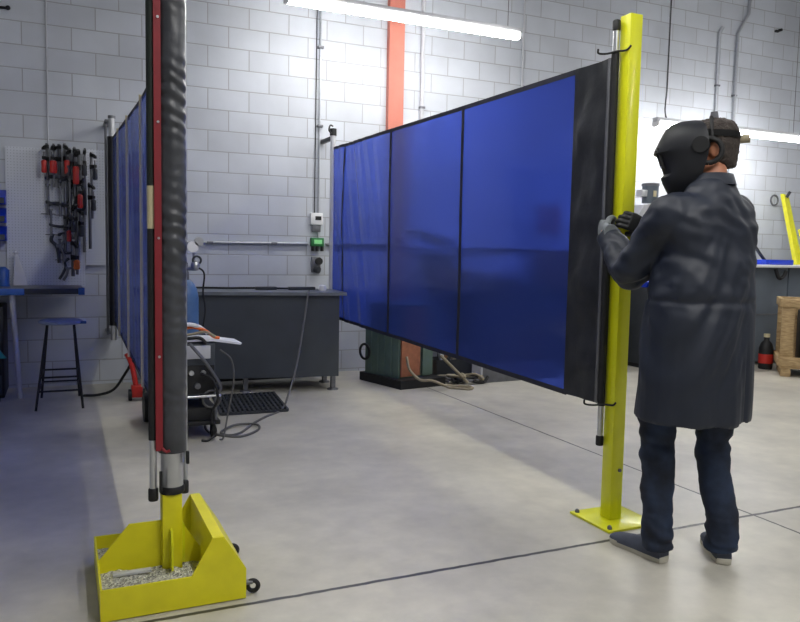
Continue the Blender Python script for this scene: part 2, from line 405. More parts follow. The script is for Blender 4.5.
# right screen
R = thing('retractable_welding_screen', 'long translucent blue welding curtain stretched from the wall to the tall yellow post', 'curtain', (2.455, 2.93, .38))
def rp(Y, off=0): return (2.420+.0225*(Y-2.965)+off, Y)
ZB = lambda y: .592+.012*(y-3.2)
ZT = lambda y: 2.25+.02*(y-3.2)
cur = sheet(rp(3.2), rp(7.25), ZB, ZT, 160, 44, farwave, 2.3, 'curtain', 'vinyl', R)
for Y, w in ((4.46, .02), (5.71, .022), (6.897, .016)):
    a, b = rp(Y-w, -.006), rp(Y+w, -.006)
    sheet(a, b, ZB, ZT, 3, 44, lambda u, v, s, o=Y-w-3.2: farwave(u+o, v, 2.3), 0, 'seam', 'greyseam', cur, .003, True)
for z in (ZB, ZT):
    sheet(rp(3.2, -.004), rp(7.25, -.004), lambda y, z=z: z(y)-.014, lambda y, z=z: z(y)+.014, 160, 1, lambda u, v, s, q=(1 if z is ZT else 0): farwave(u, q, 2.3), 0, 'hem', 'greyseam', cur, .006)
sheet(rp(2.945, -.002), rp(3.215, -.012), .585, 2.262, 14, 70, lambda u, v, s: .022*noise.noise(V((u*5+v*3, v*7, 1.2)))+.008*noise.noise(V((u*12, v*17, 5))), 1, 'edge_strip', 'blackfab', R, .004)
MB().cyl((2.417, 2.952, .59), (2.417, 2.952, 2.26), .010, n=10).obj('piping', 'steel', R)
lt = MB().cyl((2.4305, 2.931, .40), (2.4305, 2.931, 2.40), .0145, n=16).obj('lead_tube', 'alu', R)
MB().cyl((2.4305, 2.931, .575), (2.4305, 2.931, 2.285), .0185, n=16).obj('sleeve', 'black', lt)
for z in (.375, 2.385): MB().lathe([(.0, 0), (.017, 0), (.019, .006), (.019, .045), (.015, .05)], (2.4305, 2.931, z), 16).obj('end_cap', 'black', lt)
for z in (.585, 2.285):
    MB().tube(smooth_path([(2.362, 2.975, z+.016), (2.362, 2.97, z-.004), (2.39, 2.945, z-.008), (2.425, 2.908, z), (2.445, 2.885, z), (2.448, 2.862, z+.004), (2.455, 2.852, z+.018)]), .005, 8).obj('hook', 'black', R)
ft = MB().cyl((2.515, 7.27, .42), (2.515, 7.27, 2.50), .028, n=16).obj('far_tube', 'greypaint', R)
MB().cyl((2.515, 7.27, 2.46), (2.515, 7.27, 2.53), .034, n=16).obj('end_cap', 'black', ft)
for z in (2.44, .5):
    MB().box(2.495, 2.535, 7.28, 7.62, z-.02, z+.02, bev=.004).obj('wall_bracket', 'darksteel', R)
MB().tube(smooth_path([(2.47, 7.2, 2.47), (2.44, 7.18, 2.50), (2.46, 7.2, 2.55), (2.50, 7.24, 2.55)]), .008, 8).obj('hook', 'black', R)

# yellow post
P = thing('screen_post', 'tall bright yellow square steel post bolted to the floor beside the person', 'post', (2.525, 2.88, 0))
MB().box(2.452, 2.525, 2.858, 2.931, .012, 2.455, bev=.004).obj('upright', 'yellow', P)
MB().box(2.350, 2.656, 2.74, 3.04, 0, .012, bev=.002).obj('base_plate', 'yellow', P)
for x, y in ((2.375, 3.013), (2.63, 3.013), (2.375, 2.765), (2.63, 2.765)):
    MB().lathe([(0, .012), (.012, .012), (.012, .022), (0.006, .03), (0, .03)], (x, y, 0), 6).obj('anchor_bolt', 'steel', P)
MB().cyl((2.50, 2.858, .26), (2.50, 2.851, .26), .009, n=10).obj('bolt', 'steel', P)

# left screen: rolled on its stand near the camera, stretched along to a second tube by the wall
Lx = thing('retractable_welding_screen', 'blue welding curtain at the left drawn out from a black roll edged in red', 'curtain', (.385, 3.0, .34))
def lp(Y, off=0): return (.40+.0085*(Y-3.05)+off, Y)
ZBL = lambda y: .565+.025*(y-4.34)
ZTL = lambda y: 2.11+.055*max(0, y-4.4)-.01*max(0, 4.4-y)
curl = sheet(lp(3.06), lp(7.22), ZBL, ZTL, 120, 36, lambda u, v, s: .006*noise.noise(V((u*2, v*2, s)))+.004*noise.noise(V((u*6-v*4, v, s))), 7.1, 'curtain', 'vinyl', Lx)
for Y in (3.25, 4.22, 5.22, 6.2):
    MB().cyl((*lp(Y, -.018), ZBL(Y)), (*lp(Y, -.018), ZTL(Y)), .0085, n=10).obj('seam', 'cream', curl)
for z in (ZBL, ZTL):
    sheet(lp(3.06, -.004), lp(7.22, -.004), lambda y, z=z: z(y)-.012, lambda y, z=z: z(y)+.012, 30, 1, lambda u, v, s: 0, 0, 'hem', 'greyseam', curl, .005)
core = MB().cyl((.386, 3.0, .375), (.386, 3.0, 2.55), .043, n=28).obj('core_tube', 'alu', Lx)
MB().lathe([(.0, .355), (.046, .355), (.049, .36), (.049, .378), (.044, .384)], (.386, 3.0, 0), 28).obj('collar_ring', 'black', core)
# wrinkled black roll cover
mb = MB(); Rg = []
for j in range(421):
    z = .52+(2.56-.52)*j/420; ring = []
    for k in range(40):
        a = 2*PI*k/40
        w = .0030*math.sin(z*125+2.2*a+3.2*noise.noise(V((z*7, math.cos(a), 1))))*(.6+noise.noise(V((z*4, 3, 3))))+.003*noise.noise(V((math.cos(a)*1.5, math.sin(a)*1.5+z*5, z*12)))
        w *= min(1, (z-.5)/.25)
        r = .0535+w
        ring.append(V((.388+r*math.cos(a), 3.0+r*math.sin(a), z)))
    Rg.append(ring)
mb.rings(Rg).obj('roll_cover', 'blackfab', Lx)
re_ = MB().box(.321, .347, 2.955, 2.962, .535, 2.56).obj('red_edging', 'red', Lx)
for z in (.9, 1.35, 1.78, 2.16): MB().cyl((.336, 2.956, z), (.336, 2.951, z), .005, n=10).obj('rivet', 'alu', re_)
MB().tube([(.345, 2.958, .545), (.352, 2.952, .535), (.36, 2.95, .53), (.372, 2.948, .535)], .006, 8).obj('strap_end', 'red', Lx)
lt = MB().cyl((.313, 2.98, .36), (.313, 2.98, 2.56), .0135, n=16).obj('lead_tube', 'alu', Lx)
MB().cyl((.313, 2.98, .575), (.313, 2.98, 1.385), .0165, n=14).obj('sleeve', 'black', lt)
MB().cyl((.313, 2.98, 1.385), (.313, 2.98, 1.545), .0163, n=14).obj('cream_band', 'cream', lt)  # cream length between the black and green sleeves
MB().cyl((.313, 2.98, 1.545), (.313, 2.98, 2.56), .0165, n=14).obj('sleeve', 'darkgreen', lt)
MB().lathe([(0, 0), (.017, 0), (.019, .005), (.019, .045), (.015, .05)], (.313, 2.98, .335), 16).obj('end_cap', 'black', lt)
bt = MB().cyl((.442, 3.03, .36), (.442, 3.03, 2.5), .008, n=12).obj('back_tube', 'alu', Lx)
MB().lathe([(0, 0), (.015, 0), (.016, .005), (.016, .045), (.012, .05)], (.437, 3.02, .34), 16).obj('end_cap', 'black', bt)
MB().box(.333, .345, 2.95, 2.962, .375, .455, bev=.003).obj('latch', 'black', Lx)
MB().box(.436, .448, 2.965, 2.985, .47, .52, bev=.003).obj('latch', 'black', Lx)
fl = MB().cyl((.432, 7.3, .455), (.432, 7.3, 2.455), .028, n=18).obj('far_tube', 'alu', Lx)
MB().cyl((.432, 7.3, .59), (.432, 7.3, 2.29), .038, n=18).obj('sleeve', 'black', fl)
MB().cyl((.432, 7.3, 2.45), (.432, 7.3, 2.475), .032, n=18).obj('end_cap', 'steel', fl)
MB().cyl((.385, 7.36, .50), (.385, 7.36, 2.44), .012, n=10).obj('stay_rod', 'steel', Lx)
for z in (2.43, .52): MB().box(.375, .45, 7.30, 7.62, z-.012, z+.012, bev=.003).obj('wall_bracket', 'steel', Lx)

# yellow weighted stand
S = thing('screen_stand', 'yellow steel tray stand filled with gravel under the black roll', 'stand', (.36, 2.99, 0))
X0, X1, Y0, Y1, T = .107, .618, 2.722, 3.262, .007
prof = [(X0, .004), (X1, .004), (X1, .118), (.534, .252), (.494, .252), (.418, .118), (X0, .118)]
for y in (Y0, Y1-T): MB().prism(prof, (0, y, 0), (1,0,0), (0,0,1), (0, T, 0)).obj('end_panel', 'yellow2', S)
MB().box(X0, X0+T, Y0+T, Y1-T, .004, .118).obj('side_panel', 'yellow2', S)
ch = [(.494, .02), (.500, .02), (.500, .246), (.530, .246), (.612, .114), (.612, .004), (.618, .004), (.618, .118), (.534, .253), (.494, .253)]
MB().prism(ch, (0, Y0+T, 0), (1,0,0), (0,0,1), (0, Y1-Y0-2*T, 0)).obj('fork_channel', 'yellow2', S)
MB().prism([(X0+T, .02), (.494, .02), (.494, .118), (.41, .245), (.225, .245), (X0+T, .115)], (0, 3.0, 0), (1,0,0), (0,0,1), (0, .007, 0)).obj('cross_plate', 'yellow2', S)
MB().box(X0+T, .494, Y0+T, Y1-T, .006, .012).obj('bottom_plate', 'yellow2', S)
# gravel
bm = bmesh.new(); g = []
for i in range(61):
    row = []
    for j in range(81):
        x = X0+T+(.494-X0-T)*i/60; y = Y0+T+(Y1-Y0-2*T)*j/80
        row.append(bm.verts.new((x, y, .062+.008*noise.noise(V((x*40, y*40, 0)))+.010*noise.noise(V((x*9, y*9, 3))))))
    g.append(row)
for i in range(60):
    for j in range(80): bm.faces.new((g[i][j], g[i+1][j], g[i+1][j+1], g[i][j+1]))
mb = MB(); mb.bm.free(); mb.bm = bm
gr = mb.obj('gravel', 'gravel', S); tag(gr, kind='stuff')
MB().box(.345, .42, 2.965, 3.04, .012, .354, bev=.004).obj('post_stub', 'yellow2', S)
MB().prism([(0, .07), (.055, .07), (.055, .17), (.03, .22), (0, .22)], (.372, 2.965, 0), (0,-1,0), (0,0,1), (.007, 0, 0)).obj('gusset', 'yellow', S)
MB().prism([(0, .07), (.012, .07), (.012, .22), (0, .24)], (.42, 2.985, 0), (1,0,0), (0,0,1), (0, .006, 0)).obj('gusset', 'yellow', S)
MB().box(.16, .30, 2.94, 2.965, .066, .078, bev=.002).obj('pale_strip', 'greypaint', S)  # pale strip lying across the gravel
for y in (2.76, 3.13):
    w = MB().torus((.652, y, .030), .020, .009, axis=(.35, 1, 0), n=24, m=8).obj('caster_wheel', 'black', S)
    MB().box(.618, .65, y-.012, y+.012, .04, .052, bev=.002).obj('caster_plate', 'steel', S)

# ------------------------------------------------------------------ welding table group
T_ = thing('welding_table', 'low dark welding table with grey skirt standing against the block wall', 'table', (1.7, 7.0, 0))
# footprint slightly turned: front edge runs from (1.0,6.77) to (2.36,6.56)
def quadbox(mb, p, z0, z1):
    a = [V((x, y, z0)) for x, y in p]; b = [V((x, y, z1)) for x, y in p]; return mb.rings([a, b])
fl_, fr_ = V((.70, 6.82)), V((2.42, 6.55)); nd = V((.155, .988))
quadbox(MB(), [fl_, fr_, fr_+V((.06, .60)), fl_+nd*.62], .895, .925).obj('tabletop', 'tabletop', T_)
sl, sr = fl_+V((.05, .03)), V((2.365, 6.60))
quadbox(MB(), [sl, sr, sr+V((.004, .025)), sl+V((.004, .025))], .135, .895).obj('front_skirt', 'charcoal', T_)
quadbox(MB(), [sr+V((-.02, .02)), sr+V((0, .015)), sr+V((.05, .50)), sr+V((.03, .50))], .135, .895).obj('side_skirt', 'charcoal', T_)
quadbox(MB(), [sl+V((0, .02)), sl+V((.02, .015)), sl+nd*.52+V((.02,0)), sl+nd*.52], .135, .895).obj('side_skirt', 'charcoal', T_)
MB().box(.78, 2.40, 7.22, 7.24, .03, .895).obj('back_panel', 'black', T_)  # black sheet added to darken the shaded gap under the table
for p in (V((2.33, 6.66)), V((1.53, 6.80)), V((.85, 6.92)), V((2.38, 7.06)), V((.87, 7.18))):
    lg = MB().box(p.x-.02, p.x+.02, p.y-.02, p.y+.02, .02, .895).obj('leg', 'steel', T_)
    MB().lathe([(0, 0), (.055, 0), (.05, .012), (.015, .022), (.012, .05)], (p.x, p.y, 0), 16).obj('foot', 'steel', lg)
solo(MB().tube(smooth_path([(.95, 7.25, .934), (1.2, 7.3, .934), (1.45, 7.22, .934), (1.6, 7.24, .934), (1.8, 7.22, .934), (1.95, 7.14, .934), (2.15, 7.16, .934)]), .009, 8), 'cable', 'black', 'black cable lying along the back of the dark welding table', 'cable', (1.6, 7.4, .926))
for (x, y, l) in ((2.12, 7.0, .26), (1.78, 7.05, .2)):
    solo(MB().box(x-l/2, x+l/2, y-.03, y+.03, .926, .955, bev=.005), 'steel_offcut', 'darksteel', 'dark flat offcut on the welding table, %s' % ('nearer the electrical boxes' if l > .22 else 'further from the electrical boxes'), 'offcut', (x, y, .926))
solo(MB().lathe([(0, 0), (.035, 0), (.04, .02), (.03, .05), (.0, .055)], (2.28, 6.85, .926), 16), 'paper_cup', 'white', 'small crumpled white cup on the right end of the welding table', 'cup', (2.28, 6.85, .926))
# ground lead
solo(MB().tube(smooth_path([(2.09, 6.66, .935), (2.055, 6.58, .93), (2.03, 6.53, .86), (1.96, 6.42, .62), (1.84, 6.2, .33), (1.72, 6.02, .12), (1.62, 5.88, .012), (1.45, 5.7, .008), (1.30, 5.50, .008), (1.15, 5.25, .008), (1.05, 5.2, .008), (1.02, 5.3, .010), (1.15, 5.45, .018), (1.3, 5.42, .018), (1.28, 5.28, .010), (1.12, 5.14, .008), (.98, 5.25, .008), (.93, 5.40, .02), (.94, 5.46, .12)], 7), .009, 8),
     'ground_cable', 'cable', 'grey cable dropping from the welding table edge and looping on the floor', 'cable', (1.6, 5.9, 0))
# grate mat
gm = thing('floor_grate', 'ribbed metal floor grate lying in front of the dark welding table', 'grate', (1.35, 6.2, 0))
g0, g1, g2, g3 = V((1.13, 5.86)), V((1.66, 5.84)), V((1.74, 6.60)), V((1.20, 6.62))
mb = MB()
for k in range(15):
    t = k/14; a = g0.lerp(g1, t); b = g3.lerp(g2, t)
    quadbox(mb, [a+V((-.009, 0)), a+V((.009, 0)), b+V((.009, 0)), b+V((-.009, 0))], .004, .026)
mb.obj('bars', 'darksteel', gm)
mb = MB()
for k in range(8):
    t = k/7; a = g0.lerp(g3, t); b = g1.lerp(g2, t)
    quadbox(mb, [a+V((0, -.006)), b+V((0, -.006)), b+V((0, .006)), a+V((0, .006))], .002, .022)
mb.obj('cross_bars', 'darksteel', gm)

# ------------------------------------------------------------------ welder on its cart, gas cylinder, tray
Wd = thing('welder', 'black wheeled welding machine with a pale label panel beside the black roll', 'welding machine', (.80, 5.45, 0))
MB().box(.60, .965, 5.22, 5.78, .30, .66, bev=.012).obj('housing', 'charcoal', Wd)
MB().box(.62, .93, 5.205, 5.222, .555, .645, bev=.004).obj('label_panel', 'greypaint', Wd)
pn = MB().box(.62, .955, 5.207, 5.222, .315, .51, bev=.003).obj('control_panel', 'black', Wd)
for x, z in ((.70, .46), (.80, .46), (.88, .46)): MB().cyl((x, 5.208, z), (x, 5.188, z), .017, n=14).obj('knob', 'alu', pn)
for x in (.70, .84): MB().cyl((x, 5.208, .37), (x, 5.18, .37), .02, n=14).obj('socket', 'steel', pn)
MB().box(.58, .99, 5.16, 6.02, .10, .13, bev=.006).obj('cart_deck', 'black', Wd)
MB().box(.60, .97, 5.18, 5.50, .13, .22, bev=.01).obj('tool_bin', 'black', Wd)
for x in (.61, .96): MB().tube([(x, 5.18, .13), (x, 5.18, .30), (x, 5.30, .31)], .011, 8).obj('cart_rail', 'steel', Wd)
MB().tube(smooth_path([(.60, 5.14, .31), (.62, 5.12, .31), (.95, 5.12, .31), (.975, 5.14, .31)]), .009, 8).obj('front_bar', 'alu', Wd)
for x in (.62, .95):
    for y in (5.22,): 
        MB().cyl((x-.015, y, .045), (x+.015, y, .045), .045, n=18).obj('caster_wheel', 'black', Wd)
for x in (.57, 1.0): MB().cyl((x-.02, 5.86, .11), (x+.02, 5.86, .11), .11, n=24).obj('rear_wheel', 'black', Wd)
MB().tube(smooth_path([(.97, 5.2, .30), (.99, 5.17, .36), (.95, 5.16, .44), (.87, 5.15, .56), (.78, 5.15, .67)]), .012, 8).obj('torch_lead', 'steel', Wd)
MB().tube(smooth_path([(.86, 5.17, .46), (.93, 5.12, .42), (.96, 5.1, .30), (.92, 5.12, .18), (.95, 5.12, .06), (.90, 5.10, .012), (.85, 5.1, .012)]), .009, 8).obj('power_lead', 'black', Wd)
MB().torus((.93, 5.165, .28), .06, .008, axis=(0, 1, .1)).obj('coiled_lead', 'cable', Wd)
MB().tube(smooth_path([(.985, 5.15, .62), (1.06, 5.15, .55), (1.08, 5.16, .4), (1.04, 5.14, .2), (1.0, 5.1, .03), (.97, 5.08, .012)]), .006, 8).obj('thin_lead', 'cable', Wd)
cy = thing('gas_cylinder', 'blue gas cylinder with a silver regulator standing behind the welding machine', 'gas cylinder', (.86, 5.86, .13))
MB().lathe([(0, .132), (.088, .132), (.092, .15), (.092, .93), (.08, 1.0), (.05, 1.05), (.03, 1.07), (0, 1.07)], (.865, 5.86, 0), 28).obj('shell', 'cylblue', cy)
MB().lathe([(0, 1.065), (.022, 1.065), (.022, 1.13), (.012, 1.14), (.012, 1.20), (0, 1.20)], (.865, 5.86, 0), 16).obj('valve', 'steel', cy)
rg = MB().cyl((.865, 5.86, 1.155), (.925, 5.82, 1.155), .016, n=12).obj('regulator', 'alu', cy)
MB().ell((.925, 5.81, 1.18), .035, .035, .04).obj('regulator_body', 'alu', rg)
MB().cyl((.905, 5.82, 1.32), (.905, 5.79, 1.32), .042, n=20).obj('gauge', 'white', rg)
MB().cyl((.95, 5.82, 1.36), (.95, 5.79, 1.36), .034, n=20).obj('gauge', 'alu', rg)
MB().cyl((.915, 5.82, 1.18), (.915, 5.82, 1.32), .010, n=10).obj('gauge_stem', 'alu', rg)
MB().tube(smooth_path([(.94, 5.80, 1.17), (.985, 5.78, 1.12), (.975, 5.77, .98), (.99, 5.76, .85), (.97, 5.76, .70)]), .007, 8).obj('gas_hose', 'black', rg)
MB().torus((.935, 5.80, 1.22), .03, .008, axis=(0,1,0)).obj('valve_wheel', 'darksteel', rg)
tr = thing('tool_tray', 'white tray with loose leads sticking out above the welding machine', 'tray', (.9, 5.3, .662))
MB().prism([(.62, 0), (.95, -.0), (1.14, -.03), (1.15, -.018), (.95, .014), (.62, .014)], (0, 5.22, .672), (1,0,0), (0,0,1), (0, .26, 0)).obj('tray_plate', 'paper', tr)
MB().tube(smooth_path([(.72, 5.30, .70), (.80, 5.32, .76), (.90, 5.28, .745), (.96, 5.26, .70), (1.0, 5.27, .69)]), .011, 8).obj('orange_lead', 'orangeplastic', tr)
MB().tube(smooth_path([(.70, 5.33, .70), (.77, 5.30, .78), (.86, 5.30, .77), (.93, 5.33, .72)]), .014, 8).obj('white_lead', 'white', tr)
MB().tube(smooth_path([(.68, 5.28, .70), (.80, 5.25, .72), (.90, 5.25, .735), (.97, 5.25, .70)]), .009, 8).obj('grey_lead', 'hose', tr)
MB().tube(smooth_path([(.72, 5.23, .69), (.85, 5.21, .70), (.90, 5.19, .66)]), .012, 8).obj('torch_handle', 'black', tr)

# red hand truck with hose behind the left curtain
ht = thing('hand_truck', 'small red steel truck with a black hose behind the left curtain', 'hand truck', (.56, 6.75, 0))
MB().tube(smooth_path([(.50, 6.75, .40), (.54, 6.75, .30), (.57, 6.72, .12), (.575, 6.70, .05)]), .022, 8).obj('frame_tube', 'clampred', ht)
MB().box(.53, .62, 6.66, 6.76, .03, .13, bev=.008).obj('axle_box', 'clampred', ht)
for x in (.52, .63): MB().cyl((x-.012, 6.70, .05), (x+.012, 6.70, .05), .05, n=20).obj('wheel', 'black', ht)
MB().tube(smooth_path([(.55, 6.74, .34), (.49, 6.80, .22), (.40, 6.85, .08), (.28, 6.9, .03), (.16, 6.95, .02)]), .012, 8).obj('hose', 'black', ht)

# ------------------------------------------------------------------ green machine and floor clutter under the right curtain
g_ = thing('green_cabinet', 'dark green steel cabinet with a rusty orange panel on a black base', 'cabinet', (3.05, 6.8, 0))
quadbox(MB(), [(2.83, 6.62), (2.96, 6.52), (3.14, 7.10), (2.98, 7.22)], .08, .78)
quadbox(MB(), [(2.80, 7.02), (2.955, 6.55), (3.36, 6.66), (3.20, 7.14)], .085, .80).obj('body', 'green', g_)
quadbox(MB(), [(2.765, 7.08), (2.93, 6.42), (3.45, 6.50), (3.28, 7.2)], .0, .085).obj('base', 'black', g_)
quadbox(MB(), [(2.985, 6.535), (3.215, 6.597), (3.212, 6.612), (2.98, 6.55)], .10, .78).obj('front_panel', 'orange', g_)
quadbox(MB(), [(3.245, 6.60), (3.37, 6.635), (3.365, 6.65), (3.24, 6.62)], .10, .78).obj('corner_post', 'green', g_)
for k in range(4):
    a = V((2.80, 7.02)).lerp(V((2.955, 6.55)), .2+.2*k); MB().cyl((a.x-.004, a.y, .1), (a.x-.004, a.y, .78), .006, n=6).obj('rib', 'green', g_)
MB().torus((2.785, 7.0, .30), .075, .013, axis=(1, .3, 0)).obj('hand_wheel', 'black', g_)
solo(MB().tube(smooth_path([(3.03, 6.52, .30), (3.04, 6.46, .18), (3.1, 6.36, .1), (3.2, 6.3, .095), (3.34, 6.3, .04), (3.42, 6.32, .012), (3.55, 6.2, .012), (3.62, 6.28, .012), (3.5, 6.4, .012), (3.35, 6.38, .03)], 7), .013, 8),
     'hose', 'hose', 'pale hose curling off the green cabinet onto the floor', 'hose', (3.3, 6.3, 0))
random.seed(3)
for i, (lab, m) in enumerate((('tan cable lying in a tangle between the green cabinet and the grey channel', 'hose'), ('black cable lying in the tangle beside the green cabinet', 'black'), ('grey cable lying in the tangle beside the green cabinet', 'cable'))):
    pts = []
    for k in range(16):
        pts.append((3.42+.030*k+random.uniform(-.09, .09), 6.52+random.uniform(-.10, .14), .015+.05*random.random()+(0.03 if i == 0 else 0)))
    solo(MB().tube(smooth_path(pts, 6), .014, 8), 'cable', m, lab, 'cable', (3.6, 6.6, 0))
sc_ = thing('scrap_bin', 'small dark bin of offcuts under the blue curtain beside the green cabinet', 'bin', (3.65, 6.9, 0))
mb = MB(); mb.rings([[V((3.46+.05*s, 6.72+.05*s, z)), V((3.92-.05*s, 6.72+.05*s, z)), V((3.92-.05*s, 6.97-.05*s, z)), V((3.46+.05*s, 6.97-.05*s, z))] for s, z in ((.5, 0), (0, .22))], cap=False)
mb.box(3.50, 3.88, 6.77, 6.92, .01, .18); mb.obj('tub', 'darksteel', sc_)
for k, (m, dx) in enumerate((('brown', 0), ('hose', .1), ('steel', .2), ('greypaint', -.06))):
    MB().box(3.62+dx-.02, 3.62+dx+.02, 6.80, 6.85, .15, .38, rot=.5-.25*k, axis='Y').obj('offcut', m, sc_)
solo(MB().tube([(3.40, 6.52, .30), (3.66, 6.42, .03)], .015, 8), 'steel_rod', 'hose', 'tan rod leaning down to the floor right of the green cabinet', 'rod', (3.6, 6.45, 0))
ch_ = thing('steel_channel', 'short grey steel channel lying on the floor beneath the curtain edge', 'channel', (4.2, 6.6, 0))
MB().prism([(0, 0), (.17, 0), (.17, .012), (.012, .012), (.012, .16), (.17, .16), (.17, .172), (0, .172)], (3.87, 6.50, 0), (0, 1, 0), (0, 0, 1), (.95, .06, 0)).obj('web', 'steel', ch_)
MB().box(3.85, 3.868, 6.49, 6.68, 0, .19).obj('end_plate', 'greypaint', ch_)

# ------------------------------------------------------------------ bench along the wall behind the blue curtain
B = thing('long_workbench', 'long dark workbench against the wall seen through the blue curtain', 'workbench', (4.9, 7.3, 0))
MB().box(3.62, 6.12, 6.98, 7.60, .86, .90, bev=.004).obj('worktop', 'darksteel', B)
for x0, x1 in ((4.02, 4.75), (4.77, 5.62), (5.64, 6.1)):
    c = MB().box(x0, x1, 7.05, 7.58, .10, .86, bev=.004).obj('cabinet', 'black', B)
    MB().box(x0+.02, x1-.02, 7.035, 7.05, .12, .84, bev=.004).obj('door', 'charcoal', c)
for x in (3.66, 4.0): MB().box(x-.02, x+.02, 7.02, 7.06, 0, .86).obj('leg', 'darksteel', B)
MB().box(3.66, 6.08, 7.10, 7.55, 0, .10).obj('plinth', 'black', B)
solo(MB().box(3.60, 3.95, 7.2, 7.5, .901, 1.13, bev=.006), 'carton', 'brown', 'brown carton on the bench seen through the curtain, nearest the red column', 'box', (3.78, 7.35, .9))
solo(MB().box(3.55, 3.98, 7.40, 7.58, 1.131, 1.30, bev=.02).box(3.6, 3.9, 7.35, 7.45, 1.135, 1.22, bev=.01), 'power_tool_case', 'charcoal', 'dark case stacked on the brown carton behind the curtain', 'case', (3.78, 7.5, 1.13))
mc = thing('bench_grinder', 'dark grinder on the workbench behind the blue curtain', 'grinder', (4.3, 7.3, .9))
MB().cyl((4.15, 7.3, 1.02), (4.45, 7.3, 1.02), .07, n=20).obj('motor', 'greyblue', mc)
for x in (4.11, 4.49): MB().cyl((x-.02, 7.3, 1.02), (x+.02, 7.3, 1.02), .095, n=24).obj('wheel', 'darksteel', mc)
MB().box(4.22, 4.38, 7.2, 7.4, .901, .97, bev=.01).obj('foot', 'darksteel', mc)
solo(MB().box(4.6, 4.95, 7.2, 7.5, .901, 1.02, bev=.01), 'tool_box', 'steel', 'flat grey tool box on the bench behind the curtain', 'box', (4.77, 7.3, .9))
solo(MB().box(5.0, 5.75, 7.15, 7.55, .901, 1.36, bev=.01).box(5.05, 5.7, 7.14, 7.16, .95, 1.3), 'carton', 'brown', 'large brown carton on the bench nearest the black curtain edge', 'box', (5.35, 7.35, .9))
fe = thing('fire_extinguisher', 'red fire extinguisher on the wall seen through the blue curtain', 'fire extinguisher', (5.27, 7.52, 1.55))
MB().lathe([(0, 1.55), (.05, 1.55), (.055, 1.57), (.055, 1.84), (.035, 1.9), (.015, 1.92), (0, 1.92)], (5.27, 7.54, 0), 20).obj('cylinder', 'clampred', fe)
MB().box(5.255, 5.285, 7.46, 7.56, 1.92, 1.95, bev=.003).obj('handle', 'black', fe)
MB().box(5.24, 5.30, 7.59, 7.62, 1.6, 1.9).obj('bracket', 'darksteel', fe)
sl_ = thing('wall_sign', 'small dark oval plate on the wall behind the curtain', 'plate', (3.75, 7.6, 1.45))
MB().prism([(.24*math.cos(a*PI/10), .045*math.sin(a*PI/10)) for a in range(20)], (3.75, 7.60, 1.47), (1,0,-.3), (0,0,1), (0, .018, 0)).obj('plate', 'darksteel', sl_)

# ------------------------------------------------------------------ conduits, switches on the back wall
def pipe(pts, r, label, m='galv', straps=()):
    t = thing('conduit', label, 'pipe', tuple(V(pts[0])))
    MB().tube(pts, r, 10).obj('pipe', m, t)
    for (x, z) in straps: MB().box(x-.03, x+.03, WY-.05, WY, z-.012, z+.012, bev=.003).obj('strap', 'steel', t)
    return t
yc = WY-.02
pipe([(1.02, yc, 1.365), (2.36, yc, 1.375)], .015, 'horizontal grey conduit along the wall above the welding table', straps=((1.35, 1.366), (2.0, 1.372)))
pipe([(2.56, yc, 1.375), (3.2, yc, 1.38), (3.6, yc-.02, 1.34), (4.6, yc, 1.36), (6.2, yc, 1.36)], .014, 'horizontal grey conduit seen faintly through the blue curtain', 'steel')
pipe([(2.475, yc, 1.69), (2.485, yc, 5.6)], .011, 'thin conduit rising above the white thermostat', straps=((2.48, 2.6), (2.48, 3.4)))
pipe([(2.435, WY-.012, 1.69), (2.437, WY-.012, 2.3), (2.45, WY-.012, 5.6)], .005, 'thin dark cable running up beside the thermostat conduit', 'black')
pipe([(3.655, yc, .9), (3.655, yc, 5.6)], .024, 'white painted pipe rising right of the red column', 'greypaint', straps=((3.655, 2.9),))
pipe([(4.95, yc, 1.5), (4.95, yc, 5.6)], .012, 'thin white pipe rising behind the end of the long lamp', 'greypaint')
pipe([(8.02, yc-.012, 1.24), (8.02, yc, 4.28), (8.03, yc-.05, 4.36)], .022, 'pale conduit on the wall with a capped dark top, above the helmet', straps=((8.02, 3.6),))
pipe([(8.34, yc-.012, 1.24), (8.34, yc-.012, 4.32), (8.40, yc-.012, 4.42), (8.52, yc-.012, 4.6), (8.56, yc-.012, 5.6)], .022, 'pale conduit that bends near the top, right of the capped one', straps=((8.34, 3.5),))
solo(MB().tube(smooth_path([(7.15, WY-.04, 5.6), (7.13, WY-.05, 4.2), (7.12, WY-.06, 3.5), (7.08, WY-.09, 3.15), (6.98, WY-.3, 3.0), (6.9, 6.95, 2.92)]), .009, 8), 'lamp_cable', 'black', 'dark cable hanging down the wall to the lamp behind the helmet', 'cable', (7.1, 7.5, 3.0))
solo(MB().box(9.06, 9.12, WY-.03, WY, 4.44, 4.47, bev=.004).box(9.13, 9.16, WY-.05, WY, 4.46, 4.49), 'wall_bolt', 'black', 'small black bolt high on the wall at the upper right', 'bolt', (9.1, WY-.02, 4.45))
solo(MB().cyl((-.62, WY-.02, 3.37), (-.40, WY-.02, 3.375), .012, n=8).ell((-.39, WY-.03, 3.375), .02, .02, .02), 'wall_hook', 'black', 'short black rod high on the wall at the upper left', 'rod', (-.5, WY-.02, 3.37))
pipe([(-.09, WY-.006, 2.2), (-.09, WY-.006, 5.6)], .007, 'thin painted pipe rising above the white pegboard', 'plain')
th = thing('thermostat', 'white square thermostat with a dark screen on the block wall', 'thermostat', (2.45, WY, 1.56))
MB().box(2.385, 2.52, WY-.045, WY, 1.575, 1.70, bev=.008).obj('housing', 'white', th)
MB().box(2.435, 2.50, WY-.049, WY-.044, 1.625, 1.665).obj('screen', 'black', th)
MB().box(2.41, 2.50, WY-.03, WY, 1.50, 1.575, bev=.004).obj('base_box', 'steel', th)
